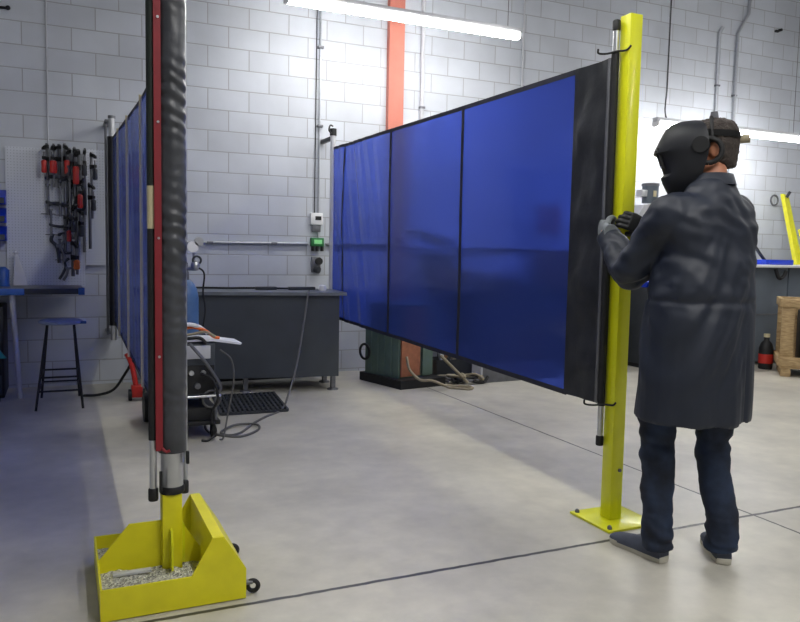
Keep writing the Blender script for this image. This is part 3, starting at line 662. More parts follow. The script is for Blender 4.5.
MB().tube([(2.47, WY-.02, 1.50), (2.48, WY-.02, 1.43)], .012, 8).obj('stub_pipe', 'galv', th)
gb = thing('switch_box', 'bright green electrical box with a pale window on the block wall', 'switch box', (2.46, WY, 1.30))
MB().box(2.39, 2.53, WY-.06, WY, 1.35, 1.44, bev=.008).obj('housing', 'greenbox', gb)
MB().box(2.42, 2.505, WY-.064, WY-.058, 1.375, 1.42).obj('window', 'lime', gb)
for x in (2.41, 2.455, 2.51): MB().cyl((x, WY-.05, 1.30), (x, WY-.05, 1.352), .018, n=12).obj('cord_grip', 'black', gb)
so = thing('socket_box', 'dark round power socket below the green box on the wall', 'socket', (2.46, WY, 1.1))
MB().box(2.405, 2.50, WY-.04, WY, 1.08, 1.24, bev=.006).obj('housing', 'steel', so)
MB().cyl((2.475, WY-.04, 1.195), (2.475, WY-.075, 1.195), .038, n=18).obj('outlet', 'black', so)
MB().cyl((2.44, WY-.04, 1.11), (2.47, WY-.08, 1.10), .035, n=14).obj('plug', 'darksteel', so)

# ------------------------------------------------------------------ left corner: pegboard, clamps, bench, stool
pb = solo(MB().box(-.44, .205, WY-.025, WY-.002, .93, 2.18), 'pegboard', 'peg', 'large white pegboard on the wall at the left', 'pegboard', (-.12, WY-.02, .93))
pb2 = solo(MB().box(.21, .405, WY-.025, WY-.002, 1.13, 2.20), 'pegboard', 'peg', 'narrow white pegboard behind the clamps, right of the large one', 'pegboard', (.3, WY-.02, 1.13))
def f_clamp(L=.34, handle='clampred', hl=.11):
    r = lthing('bar_clamp', 'x', 'clamp', 'clamps hung on the pegboard')
    MB().box(-.007, .007, -.013, .013, -L, .03, bev=.001).obj('bar', 'steel', r)
    MB().prism([(-.013, -.012), (.085, -.012), (.095, -.03), (.075, -.034), (.06, .0), (.0, .022), (-.013, .02)], (-.009, 0, 0), (0, -1, 0), (0, 0, 1), (.018, 0, 0)).obj('fixed_jaw', 'black', r)
    sj = MB().prism([(-.013, -.02), (.085, -.012), (.085, .012), (.03, .015), (-.013, .02)], (-.010, 0, -.10), (0, -1, 0), (0, 0, 1), (.020, 0, 0)).obj('sliding_jaw', 'black', r)
    MB().cyl((0, -.075, -.05), (0, -.075, -.13), .006, n=8).obj('screw', 'steel', sj)
    MB().lathe([(0, 0), (.016, .004), (.019, .02), (.017, hl*.6), (.019, hl-.01), (.010, hl), (0, hl)], (0, -.075, -.12-hl), 12).obj('handle', handle, sj)
    return r
def c_clamp(s=1.):
    r = lthing('c_clamp', 'x', 'clamp', 'clamps hung on the pegboard')
    pts = [(-.045*s, 0, -.09*s), (-.045*s, 0, -.10*s), (.02*s, 0, -.11*s), (.055*s, 0, -.09*s), (.06*s, 0, 0), (.05*s, 0, .06*s), (.02*s, 0, .085*s), (-.045*s, 0, .08*s), (-.045*s, 0, .06*s)]
    MB().tube(smooth_path(pts, 5), .012*s, 8).obj('frame', 'darksteel', r)
    sc = MB().cyl((-.045*s, 0, .02*s), (-.045*s, 0, -.19*s), .008*s, n=10).obj('screw', 'steel', r)
    MB().cyl((-.085*s, 0, -.18*s), (-.005*s, 0, -.18*s), .004*s, n=8).obj('tommy_bar', 'steel', sc)
    MB().lathe([(0, 0), (.016*s, 0), (.014*s, .012*s), (0, .014*s)], (-.045*s, 0, .02*s), 12).obj('pad', 'steel', r)
    return r
def pliers(m='darksteel'):
    r = lthing('locking_pliers', 'x', 'pliers', 'clamps hung on the pegboard')
    MB().tube(smooth_path([(-.03, 0, .07), (-.04, 0, .02), (-.012, 0, -.02), (0, 0, -.08), (.004, 0, -.15)]), .011, 8).obj('upper_arm', m, r)
    MB().tube(smooth_path([(.03, 0, .07), (.04, 0, .02), (.014, 0, -.02), (.03, 0, -.08), (.035, 0, -.14)]), .010, 8).obj('lower_arm', 'steel', r)
    MB().cyl((.0, -.012, -.02), (0, .012, -.02), .014, n=12).obj('pivot', 'steel', r)
    return r
FC = f_clamp(); FC2 = f_clamp(.62, 'clampred', .12); FC3 = f_clamp(.55, 'darksteel', .10); CC = c_clamp(1.15); PL = pliers(); CO = f_clamp(.24, 'orangeplastic', .07)
used = set()
def hang(proto, x, z, lab, y=WY-.075, s=1., rz=0, ry=0):
    o = proto if proto.name not in used else copy_tree(proto)
    used.add(proto.name); used.add(o.name)
    o.location = (x, y, z); o.scale = (s*1.25, s*1.15, s*1.05); o.rotation_euler = (0, ry, rz); o['label'] = lab
    return o
hang(FC, -.10, 2.19, 'short red-handled bar clamp, leftmost in the top row on the pegboard', rz=-.3)
hang(FC, -.045, 2.19, 'short red-handled bar clamp, second from left in the top row', rz=-.15, y=WY-.08)
hang(FC, .0, 2.19, 'short red-handled bar clamp, third from left in the top row', rz=-.5)
hang(FC2, .045, 2.20, 'long bar clamp with grey bar between the red-handled ones in the top row', rz=.2)
hang(FC3, .085, 2.16, 'grey-handled long bar clamp, middle of the top row', rz=-.2)
hang(FC, .125, 2.17, 'red-handled bar clamp just right of the middle of the top row', rz=.1, s=1.15)
hang(FC, .16, 2.15, 'red-handled bar clamp, third from right in the top row', rz=-.25, s=1.2)
hang(FC3, .215, 2.17, 'dark long bar clamp, second from right in the top row', rz=-.1)
hang(FC3, .27, 2.14, 'dark long bar clamp, rightmost in the top row', rz=.3)
hang(CC, -.03, 1.82, 'large dark C-shaped clamp, leftmost in the second row', s=1.05)
hang(CC, .06, 1.80, 'large dark C-shaped clamp, middle of the second row', rz=.5)
hang(FC2, .20, 1.90, 'long bar clamp with a slim grey bar hanging right of the second row', rz=-.4)
hang(FC3, .25, 1.86, 'long dark bar clamp hanging at the right edge over the narrow pegboard', rz=.35)
hang(CC, .14, 1.76, 'dark C-shaped clamp, right end of the second row', rz=-.6, s=.95)
hang(CC, -.02, 1.60, 'dark C-shaped clamp, left in the third row', s=.9, rz=.3)
hang(FC, .04, 1.56, 'small bar clamp with an orange-red handle in the third row', s=.9, rz=.4)
hang(FC3, .13, 1.66, 'dark long bar clamp hanging through the third and fourth rows', rz=-.3)
hang(FC3, .17, 1.62, 'dark bar clamp leaning right beside the third row', rz=.2, ry=.06)
hang(PL, -.02, 1.33, 'dark locking pliers, left in the bottom row', s=1.15)
hang(CC, .04, 1.34, 'small C-shaped clamp in the bottom row', s=.75)
hang(CO, .10, 1.33, 'short clamp with a bright orange handle in the bottom row', s=1.2, rz=.3)
hang(PL, .06, 1.12, 'locking pliers, lowest on the pegboard', s=.9, ry=.6)
# blue bins on the wall at the frame edge
for k in range(3):
    z = 1.34+.16*k
    b = thing('storage_bin', ['lowest', 'middle', 'topmost'][k]+' blue plastic bin on the wall at the left edge', 'bin', (-.52, 7.52, z), 'blue bins on the wall')
    MB().prism([(0, 0), (.15, 0), (.17, .06), (.03, .13), (0, .13)], (-.62, 7.618, z), (0, -1, 0), (0, 0, 1), (.185, 0, 0)).obj('tub', 'bluebin', b)
    MB().box(-.61, -.445, 7.441, 7.453, z+.008, z+.055).obj('label_slot', 'charcoal', b)
lb = thing('workbench', 'workbench with a blue front edge and a pale slanted leg at the left edge', 'workbench', (-.6, 7.2, 0))
MB().box(-1.6, .17, 6.92, 7.575, .905, .945, bev=.003).obj('worktop', 'steel', lb)
MB().box(-1.6, -.28, 6.895, 6.92, .895, .95, bev=.004).obj('front_edge', 'bluesteel', lb)
MB().box(-.28, .13, 6.90, 6.92, .90, .948, bev=.004).obj('front_edge', 'darksteel', lb)
MB().box(.13, .18, 6.89, 6.935, .895, .955, bev=.004).obj('corner_cap', 'bluesteel', lb)
MB().tube([(-.375, 6.96, .905), (-.335, 7.10, 0.0)], .022, 8).obj('leg', 'greypaint', lb)
MB().tube([(-1.5, 6.96, .905), (-1.5, 7.1, 0)], .022, 8).obj('leg', 'greypaint', lb)
tc_ = thing('tool_chest', 'dark tool chest under the bench at the left edge', 'tool chest', (-.8, 7.15, 0))
MB().box(-1.3, -.44, 6.93, 7.45, .04, .80, bev=.01).obj('body', 'black', tc_)
for k in range(4):
    d_ = MB().box(-1.28, -.46, 6.915, 6.93, .07+.18*k, .23+.18*k, bev=.004).obj('drawer', ('darksteel', 'black', 'darksteel', 'black')[k], tc_)
    MB().box(-1.2, -.5, 6.90, 6.916, .19+.18*k, .205+.18*k).obj('handle', 'steel', d_)
for x in (-1.25, -.5): MB().cyl((x-.02, 7.0, .03), (x+.02, 7.0, .03), .03, n=12).obj('caster', 'black', tc_)
solo(MB().prism([(-.06, 0), (.07, 0), (-.03, .14)], (-.49, 6.87, .38), (1,0,0), (0,0,1), (0, .03, 0)), 'shop_rag', 'teal', 'teal rag hanging on the tool chest under the left bench', 'rag', (-.49, 6.87, .45))
solo(MB().rings([[V((-.37, 7.50, 1.23)), V((-.355, 7.50, 1.23)), V((-.355, 7.52, 1.23)), V((-.37, 7.52, 1.23))], [V((-.39, 7.47, .948)), V((-.27, 7.47, .948)), V((-.27, 7.52, .948)), V((-.39, 7.52, .948))]]).ell((-.365, 7.51, 1.24), .02, .02, .02), 'bench_brush', 'greypaint', 'pale grey wedge-shaped brush standing on the left bench', 'brush', (-.33, 7.5, .947))
solo(MB().lathe([(0, 0), (.05, 0), (.05, .14), (.02, .17), (.0, .17)], (-.46, 7.35, .947), 16), 'spray_can', 'bluesteel', 'blue can on the bench at the left edge', 'can', (-.46, 7.35, .947))

st = thing('stool', 'dark metal stool with a slate blue seat in front of the left wall', 'stool', (-.02, 6.78, 0))
MB().lathe([(0, .665), (.15, .665), (.17, .675), (.17, .69), (.15, .70), (0, .70)], (-.01, 6.78, 0), 28).obj('seat', 'stool', st)
MB().box(.13, .185, 6.70, 6.74, .668, .69, bev=.004).obj('seat_lever', 'bluesteel', st)
feet = [(-.20, 6.50), (.145, 6.50), (.13, 7.06), (-.17, 7.06)]; tops = [(-.11, 6.69), (.09, 6.69), (.09, 6.87), (-.11, 6.87)]
for (a, b), (c, d) in zip(feet, tops): MB().tube([(c, d, .666), (a, b, 0)], .010, 8).obj('leg', 'black', st)
def q_(i, t): return V((*tops[i], .666)).lerp(V((*feet[i], 0)), t)
for t in (.62, .78):
    for i in range(4): MB().tube([q_(i, t), q_((i+1) % 4, t)], .008, 8).obj('rung', 'black', st)

# ------------------------------------------------------------------ right side behind the person
dp = thing('drill_press', 'grey drill press with a square motor behind the yellow post', 'drill press', (6.42, 7.1, 0))
MB().cyl((6.455, 7.05, 1.95), (6.455, 7.05, 2.15), .095, n=28).obj('motor', 'greyblue', dp)
MB().cyl((6.455, 7.05, 2.15), (6.455, 7.05, 2.18), .105, n=28).obj('motor_cap', 'steel', dp)
MB().box(6.28, 6.37, 7.0, 7.10, 2.02, 2.10, bev=.008).obj('terminal_box', 'greypaint', dp)
MB().box(6.415, 6.455, 6.945, 6.957, 2.02, 2.09).obj('nameplate', 'cream', dp)
MB().prism([(0, 0), (.26, .03), (.30, .12), (.20, .21), (.05, .19), (-.04, .06)], (6.26, 6.98, 1.73), (1,0,0), (0,0,1), (0, .2, 0)).obj('head_casting', 'greypaint', dp)
MB().cyl((6.46, 7.1, .96), (6.46, 7.1, 1.80), .045, n=20).obj('column', 'steel', dp)
st_ = MB().box(6.18, 6.76, 6.72, 7.35, .05, .95, bev=.008).obj('stand_cabinet', 'darksteel', dp)
for z in (.12, .40, .68): MB().box(6.21, 6.73, 6.70, 6.722, z, z+.24, bev=.004).obj('drawer', 'black', st_)
MB().box(6.20, 6.74, 6.75, 7.3, 0, .05).obj('plinth', 'black', dp)
pbx = thing('parts_bin', 'blue plastic bin on the dark stand between the yellow post and the coat', 'bin', (6.32, 6.85, .952))
MB().prism([(0, 0), (.2, 0), (.24, .06), (.04, .13), (0, .13)], (6.20, 6.98, .952), (0, -1, 0), (0, 0, 1), (.26, 0, 0)).obj('tub', 'bluebin', pbx)
MB().box(6.26, 6.40, 6.735, 6.745, .97, 1.0).obj('label_slot', 'paper', pbx)
rb = thing('steel_cabinet', 'tall grey cabinet bench with a white top at the right edge', 'cabinet', (8.6, 6.8, 0))
MB().box(6.8, 9.9, 6.45, 7.15, 1.205, 1.235, bev=.004).obj('worktop', 'white', rb)
for x0, x1 in ((6.85, 7.55), (7.57, 8.27), (8.29, 8.72)):
    MB().box(x0, x1, 6.55, 7.1, .04, 1.205, bev=.006).obj('door', 'greyblue', rb)
MB().box(6.85, 8.72, 6.54, 6.552, .62, .635).obj('rail', 'steel', rb)
MB().box(8.74, 9.85, 6.60, 7.1, .04, 1.205, bev=.006).obj('body', 'steel', rb)
for x in (8.9, 9.2, 9.5): MB().cyl((x, 6.6, 1.03), (x, 6.56, 1.03), .05, n=16).obj('knob', 'alu', rb)
MB().box(8.72, 9.8, 6.575, 6.6, .9, .93).obj('rail', 'alu', rb)
solo(MB().tube(smooth_path([(7.96, 6.48, 1.19), (8.0, 6.46, 1.08), (8.08, 6.46, 1.10), (8.12, 6.46, 1.16)]), .022, 8), 'c_clamp', 'black', 'black hook clamp under the white top at the right edge', 'clamp', (8.0, 6.46, 1.1))
sb_ = thing('parts_tray', 'blue tray with a dark handle on the white top at the right', 'tray', (8.2, 6.8, 1.236))
MB().box(8.05, 8.55, 6.7, 6.95, 1.236, 1.30, bev=.006).obj('tray', 'bluebin', sb_)
MB().tube(smooth_path([(8.18, 6.82, 1.28), (8.05, 6.82, 1.40), (7.93, 6.82, 1.52)]), .02, 8).obj('handle', 'darksteel', sb_)
yl = thing('lift_arm', 'lime yellow steel arm leaning up the wall at the right edge', 'lift arm', (9.1, 7.3, 1.236))
MB().rings([[V((9.03, 7.02, 1.24)), V((9.14, 7.02, 1.24)), V((9.14, 7.08, 1.24)), V((9.03, 7.08, 1.24))], [V((9.24, 7.46, 2.22)), V((9.34, 7.46, 2.19)), V((9.34, 7.52, 2.19)), V((9.24, 7.52, 2.22))]]).obj('boom', 'limesteel', yl)
MB().rings([[V((9.16, 6.95, 1.24)), V((9.25, 6.95, 1.24)), V((9.25, 7.0, 1.24)), V((9.16, 7.0, 1.24))], [V((9.23, 7.15, 1.72)), V((9.31, 7.15, 1.68)), V((9.31, 7.2, 1.68)), V((9.23, 7.2, 1.72))]]).obj('brace', 'limesteel', yl)
MB().cyl((9.27, 7.44, 2.17), (9.29, 7.40, 2.25), .02, n=10).obj('pin', 'darksteel', yl)
hk = MB().torus((9.24, WY-.012, 2.14), .07, .012, axis=(0, 1, 0))
solo(hk, 'steel_ring', 'steel', 'small steel ring hung on the wall above the yellow arm', 'ring', (9.24, WY-.03, 2.14))
wc = lthing('wooden_crate', 'open raw pine crate on skids at the right edge', 'crate')
A0, A1, B0, B1 = 0, 1.0, 0, .62
for y in (B0, B1-.04):
    MB().box(A0, A0+.13, y, y+.04, .14, .84, bev=.004).obj('upright', 'wood', wc); MB().box(A1-.09, A1, y, y+.04, .14, .84, bev=.004).obj('upright', 'wood', wc)
    MB().box(A0, A1, y-.02, y+.02, .78, .87, bev=.004).obj('top_rail', 'wood', wc); MB().box(A0, A1, y-.02, y+.02, .12, .22, bev=.004).obj('bottom_rail', 'wood', wc)
for x in (A0-.02, A1-.02): MB().box(x, x+.04, B0, B1, .78, .87, bev=.004).obj('side_rail', 'wood', wc); MB().box(x, x+.04, B0, B1, .12, .22, bev=.004).obj('side_rail', 'wood', wc)
MB().box(A0, A1, B0, B1, .09, .12, bev=.004).obj('deck', 'wood', wc)
for x in (A0+.02, (A0+A1)/2, A1-.12): MB().box(x, x+.10, B0, B1, 0, .09, bev=.004).obj('skid', 'wood', wc)
MB().box(A0, A1, B1-.02, B1, .22, .78).obj('back_panel', 'wood', wc)
wc.location = (7.33, 5.85, 0); wc.rotation_euler.z = math.radians(-47)
pm = MB().box(.20, .88, .08, .52, .121, .74, bev=.03).obj('packed_machine', 'black'); tag(pm, 'black machine packed inside the pine crate', 'machine')
pm.location = (7.33, 5.85, 0); pm.rotation_euler.z = math.radians(-47)
bo = thing('black_bottle', 'black bottle with a red label standing by the pine crate', 'bottle', (7.55, 6.28, 0))
MB().lathe([(0, 0), (.075, 0), (.08, .02), (.08, .25), (.06, .31), (.03, .34), (.03, .38), (0, .38)], (7.66, 6.30, 0), 20).obj('body', 'black', bo)
MB().lathe([(.081, .07), (.0825, .08), (.0825, .17), (.081, .18)], (7.66, 6.30, 0), 20).obj('label', 'clampred', bo)
MB().lathe([(0, .38), (.035, .38), (.035, .42), (0, .42)], (7.66, 6.30, 0), 16).obj('cap', 'cream', bo)

# ------------------------------------------------------------------ the person
def bake(mb, name, m, parent, voxel=None, sm=0, subs=0, disp=None, vcut=None):
    """voxel-fuse overlapping lofts into one continuous surface"""
    bm = mb.bm; bmesh.ops.recalc_face_normals(bm, faces=bm.faces)
    me = bpy.data.meshes.new(name+'_src'); bm.to_mesh(me); bm.free()
    o = bpy.data.objects.new('fusing', me); col.objects.link(o)
    if voxel:
        r = o.modifiers.new('r', 'REMESH'); r.mode = 'VOXEL'; r.voxel_size = voxel; r.use_smooth_shade = True
    if sm:
        s = o.modifiers.new('s', 'SMOOTH'); s.iterations = sm; s.factor = .5
    if subs:
        s = o.modifiers.new('u', 'SUBSURF'); s.levels = subs; s.render_levels = subs
    bpy.context.view_layer.update()
    dg = bpy.context.evaluated_depsgraph_get()
    res = bpy.data.meshes.new_from_object(o.evaluated_get(dg))
    bpy.data.objects.remove(o); bpy.data.meshes.remove(me)
    b2 = bmesh.new(); b2.from_mesh(res); bpy.data.meshes.remove(res)
    if disp:
        b2.normal_update()
        mv = [(v, v.normal.copy()*disp(v.co)) for v in b2.verts]
        for v, d in mv: v.co += d
    q = MB(); q.bm.free(); q.bm = b2
    for mt in (): pass
    return q.obj(name, m, parent)
def loft(mb, secs, n=28, pw=2.0):
    """secs: (centre, X axis, Y axis, rx, ry)"""
    R = []
    for c, ex, ey, rx, ry in secs:
        c, ex, ey = V(c), V(ex), V(ey); ring = []
        for k in range(n):
            a = 2*PI*k/n; ca, sa = math.cos(a), math.sin(a)
            ring.append(c+ex*(rx*abs(ca)**(2/pw)*(1 if ca >= 0 else -1))+ey*(ry*abs(sa)**(2/pw)*(1 if sa >= 0 else -1)))
        R.append(ring)
    return mb.rings(R)
def limb(mb, pts, rs, k=6, n=20):
    P = smooth_path(pts, k); r = []
    for i in range(len(pts)-1):
        for j in range(k): t = j/k; t = t*t*(3-2*t); r.append(rs[i]*(1-t)+rs[i+1]*t)
    r.append(rs[-1]); return mb.tube(P, r, n)
Pn = thing('person', 'person in a long dark lab coat and welding helmet gripping the curtain tube', 'person', (2.49, 2.37, 0))
FR = V((-.15, .989, 0)); RT = V((.989, .15, 0)); UP = V((0,0,1))
# landmarks
SL, SR = V((2.325, 2.40, 1.505)), V((2.735, 2.465, 1.515))
EL, ER = V((2.285, 2.61, 1.25)), V((2.765, 2.68, 1.28))
WL, WR = V((2.355, 2.855, 1.40)), V((2.567, 2.797, 1.425))
NK = V((2.525, 2.385, 1.60)); HC = V((2.553, 2.43, 1.778))
HF = V((-.70, .71, .0)).normalized(); HF = (HF+UP*-.06).normalized(); HR = HF.cross(UP).normalized(); HU = HR.cross(HF)
HM = Matrix((( HR.x, HF.x, HU.x), (HR.y, HF.y, HU.y), (HR.z, HF.z, HU.z)))      # local x right, y forward, z up
hl, hr = V((2.42, 2.40, .93)), V((2.585, 2.41, .93))
al, ar = V((2.345, 2.425, .09)), V((2.600, 2.312, .09))
kl, kr = V((2.352, 2.455, .50)), V((2.606, 2.39, .49))
tube_c = V((2.4305, 2.931, 1.445)); dL = V((.40, .87, .10)).normalized(); nL = V((.87, -.40, 0))
WL = tube_c-dL*.093-nL*.036; WR = V((2.555, 2.812, 1.455))
# body: torso, neck, head with face and ears, arms, legs, hands fused into one skin
mb = MB()
loft(mb, [((2.505, 2.40, .88), RT, FR, .16, .11), ((2.50, 2.40, 1.0), RT, FR, .155, .11), ((2.505, 2.41, 1.15), RT, FR, .14, .10), ((2.51, 2.41, 1.32), RT, FR, .165, .11), ((2.515, 2.405, 1.44), RT, FR, .17, .10), ((2.52, 2.395, 1.53), RT, FR, .10, .07), (NK, RT, FR, .058, .058), (NK.lerp(HC, .55), RT, FR, .056, .060), (HC+V((0,0,-.04)), RT, FR, .05, .05)])
def hp(x, y, z): return HC+HR*x+HF*y+HU*z
sec = [(-.125, .045, .028, .025), (-.105, .035, .045, .05), (-.075, .02, .058, .075), (-.03, .01, .07, .092), (.02, 0, .077, .100), (.065, -.004, .073, .098), (.10, -.008, .055, .075), (.12, -.01, .025, .035)]
loft(mb, [(hp(0, y, z), HR, HF, rx, ry) for z, y, rx, ry in sec])
mb.prism([(.095, .02), (.098, .015), (.128, -.028), (.10, -.04), (.08, -.035)], hp(-.013, 0, 0), HF, HU, HR*.026)     # nose
for s in (-1, 1):
    mb.ell(hp(s*.080, -.008, -.01), .010, .022, .034, HM)
    mb.ell(hp(s*.032, .088, .012), .015, .010, .008, HM)
mb.ell(hp(0, .098, -.068), .026, .010, .009, HM)
for s_, e_, w_ in ((SL, EL, WL), (SR, ER, WR)): limb(mb, [s_, s_.lerp(e_, .5), e_, e_.lerp(w_, .35), w_], [.055, .05, .040, .042, .028])
for h_, k_, a_ in ((hl, kl, al), (hr, kr, ar)): limb(mb, [h_, h_.lerp(k_, .5), k_, k_.lerp(a_, .35), a_], [.078, .062, .045, .045, .034])
mb.ell(hl.lerp(hr, .5)+V((0,0,.04)), .15, .10, .09)
body = bake(mb, 'body', 'skin', Pn, voxel=.0075, sm=4)

# gloved hands: palm and five fingers closed round what they hold
def hand(name, wrist, d, nrm, m, flip, curl, spread=0, ext=.085):
    """d: wrist to knuckles, nrm: palm side. fingers stacked along the across axis"""
    d = V(d).normalized(); nrm = V(nrm); nrm = (nrm-d*nrm.dot(d)).normalized(); ac = nrm.cross(d)*flip
    mb = MB(); w_ = V(wrist)
    loft(mb, [(w_-d*ext, ac, nrm, .036, .031), (w_-d*.01, ac, nrm, .031, .024), (w_+d*.03, ac, nrm, .040, .020), (w_+d*.07, ac, nrm, .046, .018), (w_+d*.095, ac, nrm, .043, .016)], 20, 2.4)
    offs = (.034, .012, -.011, -.032); lens = ((.040, .027, .022), (.045, .030, .024), (.042, .028, .023), (.033, .022, .019))
    for o_, ls, cv in zip(offs, lens, (0, .05, .1, .2)):
        p = w_+d*.082+ac*o_; pts = [p-d*.02, p]; a = 0
        for l, c in zip(ls, curl):
            a += c+cv*.5; p = p+(d*math.cos(a)+nrm*math.sin(a)+ac*(o_*spread))*l; pts.append(p)
        limb(mb, pts, [.0125, .0125, .0115, .0108, .0095], 4, 12)
    b = w_+d*.022+ac*.028+nrm*.008
    pts = [b, b+d*.028+ac*.022+nrm*.016, b+d*.052+ac*.030+nrm*.036, b+d*.066+ac*.022+nrm*.058]
    limb(mb, pts, [.017, .0145, .0125, .010], 4, 12)
    return bake(mb, name, m, Pn, voxel=.0035, sm=3)
tube_c = V((2.4305, 2.931, 1.445)); dL = V((.40, .87, .10)).normalized(); nL = V((.87, -.40, 0))
wl = tube_c-dL*.093-nL*.036
hand('glove', wl, dL, nL, 'glovegrey', 1, (.75, 1.15, .8))
dR = V((-.93, .16, .32)).normalized(); nR = V((.16, .98, 0))
wr = V((2.555, 2.812, 1.455))
hand('glove', wr, dR, nR, 'gloveblack', -1, (.5, .95, .7))

# lab coat: loose body, skirt and sleeves in one piece
mb = MB(); c0 = V((2.50, 2.385, 0))
def cs(z, rx, ry, dx=0, dy=0): return (c0+RT*dx+FR*dy+UP*z, RT, FR, rx, ry)
loft(mb, [cs(.63, .268, .205, -.030, .005), cs(.74, .266, .20, -.028), cs(.90, .262, .195, -.024), cs(1.05, .255, .188, -.018), cs(1.15, .247, .180, -.008), cs(1.25, .238, .172, .002), cs(1.36, .232, .160, .01, .0), cs(1.45, .240, .152, .018), cs(1.515, .222, .132, .022), cs(1.565, .168, .108, .022), cs(1.61, .112, .088, .026, .005), cs(1.645, .078, .078, .028, .012)], 48, 2.3)
for s_, e_, w_ in ((SL, EL, wl), (SR, ER, wr)):
    inn = s_.lerp(V((2.51, 2.41, 1.42)), .35)
    m_ = s_.lerp(e_, .5); fm = e_.lerp(w_, .45); ce = e_.lerp(w_, .88)
    limb(mb, [inn, s_+V((0,0,-.005)), m_, e_, fm, ce], [.09, .093, .086, .076, .066, .056], 8, 28)
def wr_(p):
    z = p.z; d = 0
    sk = max(0, min(1, (1.12-z)/.4)); tr = max(0, min(1, (z-1.05)/.1))
    a = math.atan2(p.y-2.385, p.x-2.50)
    d += sk*.012*noise.noise(V((a*2.6, z*.8, 2)))
    lf = max(0, min(1, (2.62-p.x)/.15))*max(0, min(1, (z-.7)/.15))*max(0, min(1, (1.46-z)/.1))
    g_ = (p.x+p.y*.4)*.86-z*.42; t_ = z*.9+p.x*.4
    d += lf*.017*noise.noise(V((g_*17, t_*2.4, 4)))+lf*.007*noise.noise(V((g_*34, t_*5, 8)))
    d -= .010*math.exp(-((a+1.15)/.05)**2)*max(0, min(1, (.98-z)/.1))+sk*.004*noise.noise(V((a*7, z*2.2, 9)))
    d += tr*.017*noise.noise(V((p.x*7+p.z*4, p.y*7, p.z*9)))+tr*.008*noise.noise(V((p.x*16+p.z*10, p.y*16, p.z*20)))
    for e_ in (EL, ER):
        q = (p-e_).length
        if q < .16: d += .009*math.sin(q*75+3*noise.noise(p*9))*(1-q/.16)
    d -= .006*math.exp(-((z-1.135)/.012)**2)
    return d
coat = bake(mb, 'lab_coat', 'coat', Pn, voxel=.009, sm=5, disp=wr_)
# open the hem: drop the floor-facing cap of the skirt
me = coat.data; b_ = bmesh.new(); b_.from_mesh(me); b_.normal_update()
bmesh.ops.delete(b_, geom=[f for f in b_.faces if f.normal.z < -.8 and f.calc_center_median().z < .68], context='FACES'); b_.to_mesh(me); b_.free()
mb = MB(); loft(mb, [(NK+V((.0, .002, .022)), RT, FR, .094, .094), (NK+V((.004, .006, .068)), RT, FR, .080, .080), (NK+V((.004, .008, .072)), RT, FR, .071, .071), (NK+V((.004, 0, .02)), RT, FR, .07, .07)], 32).obj('collar', 'coat', coat)
mb = MB(); 
for k in range(2): pass
RR = []
for k in range(40):
    a = 2*PI*k/40; ca, sa = math.cos(a), math.sin(a); f_ = lambda r: c0+RT*(r[0]*abs(ca)**.87*(1 if ca >= 0 else -1))+FR*(r[1]*abs(sa)**.87*(1 if sa >= 0 else -1))
for z, rx, ry in ((1.128, .2345, .1745), (1.146, .234, .174)): RR.append([c0+UP*z+RT*(rx*abs(math.cos(2*PI*k/48))**.87*(1 if math.cos(2*PI*k/48) >= 0 else -1)+.004)+FR*(ry*abs(math.sin(2*PI*k/48))**.87*(1 if math.sin(2*PI*k/48) >= 0 else -1)) for k in range(48)])

# jeans
mb = MB()
loft(mb, [((2.50, 2.40, 1.02), RT, FR, .168, .12), ((2.50, 2.40, .92), RT, FR, .182, .13), ((2.50, 2.40, .82), RT, FR, .17, .12)], 32)
for h_, k_, a_, s in ((hl, kl, al, -1), (hr, kr, ar, 1)):
    limb(mb, [h_+V((0,0,.03)), h_.lerp(k_, .5), k_+V((0,0,.12)), k_, k_.lerp(a_, .45), a_+V((0,0,.10)), a_+V((0,0,-.035))], [.10, .092, .082, .072, .069, .064, .068], 8, 28)
def jw(p):
    return .008*noise.noise(V((p.x*8+p.z*6, p.y*8, p.z*12)))+.006*noise.noise(V((p.x*12+p.z*8, p.y*12, p.z*30)))*(1.4 if p.z > .42 else .8)+(.004*math.sin(p.z*60+7*noise.noise(p*9)) if p.z < .2 else 0)
bake(mb, 'jeans', 'denim', Pn, voxel=.008, sm=4, disp=jw)
# shoes
def shoe(heel, toe):
    heel, toe = V(heel), V(toe); d = (toe-heel); L = d.length; d.normalize(); r = V((d.y, -d.x, 0))
    out = [(0, .030), (.06, .036), (.16, .036), (.22, .044), (.245, .040), (.27, .026), (.283, .008)]
    R = [heel+d*(x*L/.285)+r*y for x, y in out]+[heel+d*(x*L/.285)-r*y for x, y in reversed(out)]
    R = [heel-d*.008+r*.018]+R+[heel-d*.008-r*.018]
    mb = MB(); c_ = heel+d*L*.5
    def ring(z, s, q=0): return [c_+(p-c_)*s+UP*z for p in R]
    mb.rings([ring(.0, .96), ring(.004, 1.0), ring(.024, 1.01), ring(.027, .99)])
    so_ = mb
    up = MB(); S = []
    prof = [(0, .032, .085), (.03, .036, .092), (.075, .038, .090), (.12, .038, .078), (.165, .042, .070), (.21, .045, .060), (.245, .041, .052), (.27, .028, .040), (.281, .008, .028)]
    for x, hw, zt in prof:
        ring_ = []
        for k in range(17):
            a = PI*k/16; ring_.append(heel+d*(x*L/.285)+r*(hw*math.cos(a)*.98)+UP*(.022+(zt-.022)*math.sin(a)**.7))
        S.append(ring_)
    up.rings(S, closed=False, cap=False)
    bm = up.bm; bm.verts.ensure_lookup_table()
    bm.faces.new([bm.verts[k] for k in range(17)])
    u = up.obj('shoe', 'shoe', Pn); so_.obj('sole', 'sole', u)
    return u
shoe((2.352, 2.385, 0), (2.312, 2.680, 0))
shoe((2.582, 2.272, 0), (2.745, 2.522, 0))

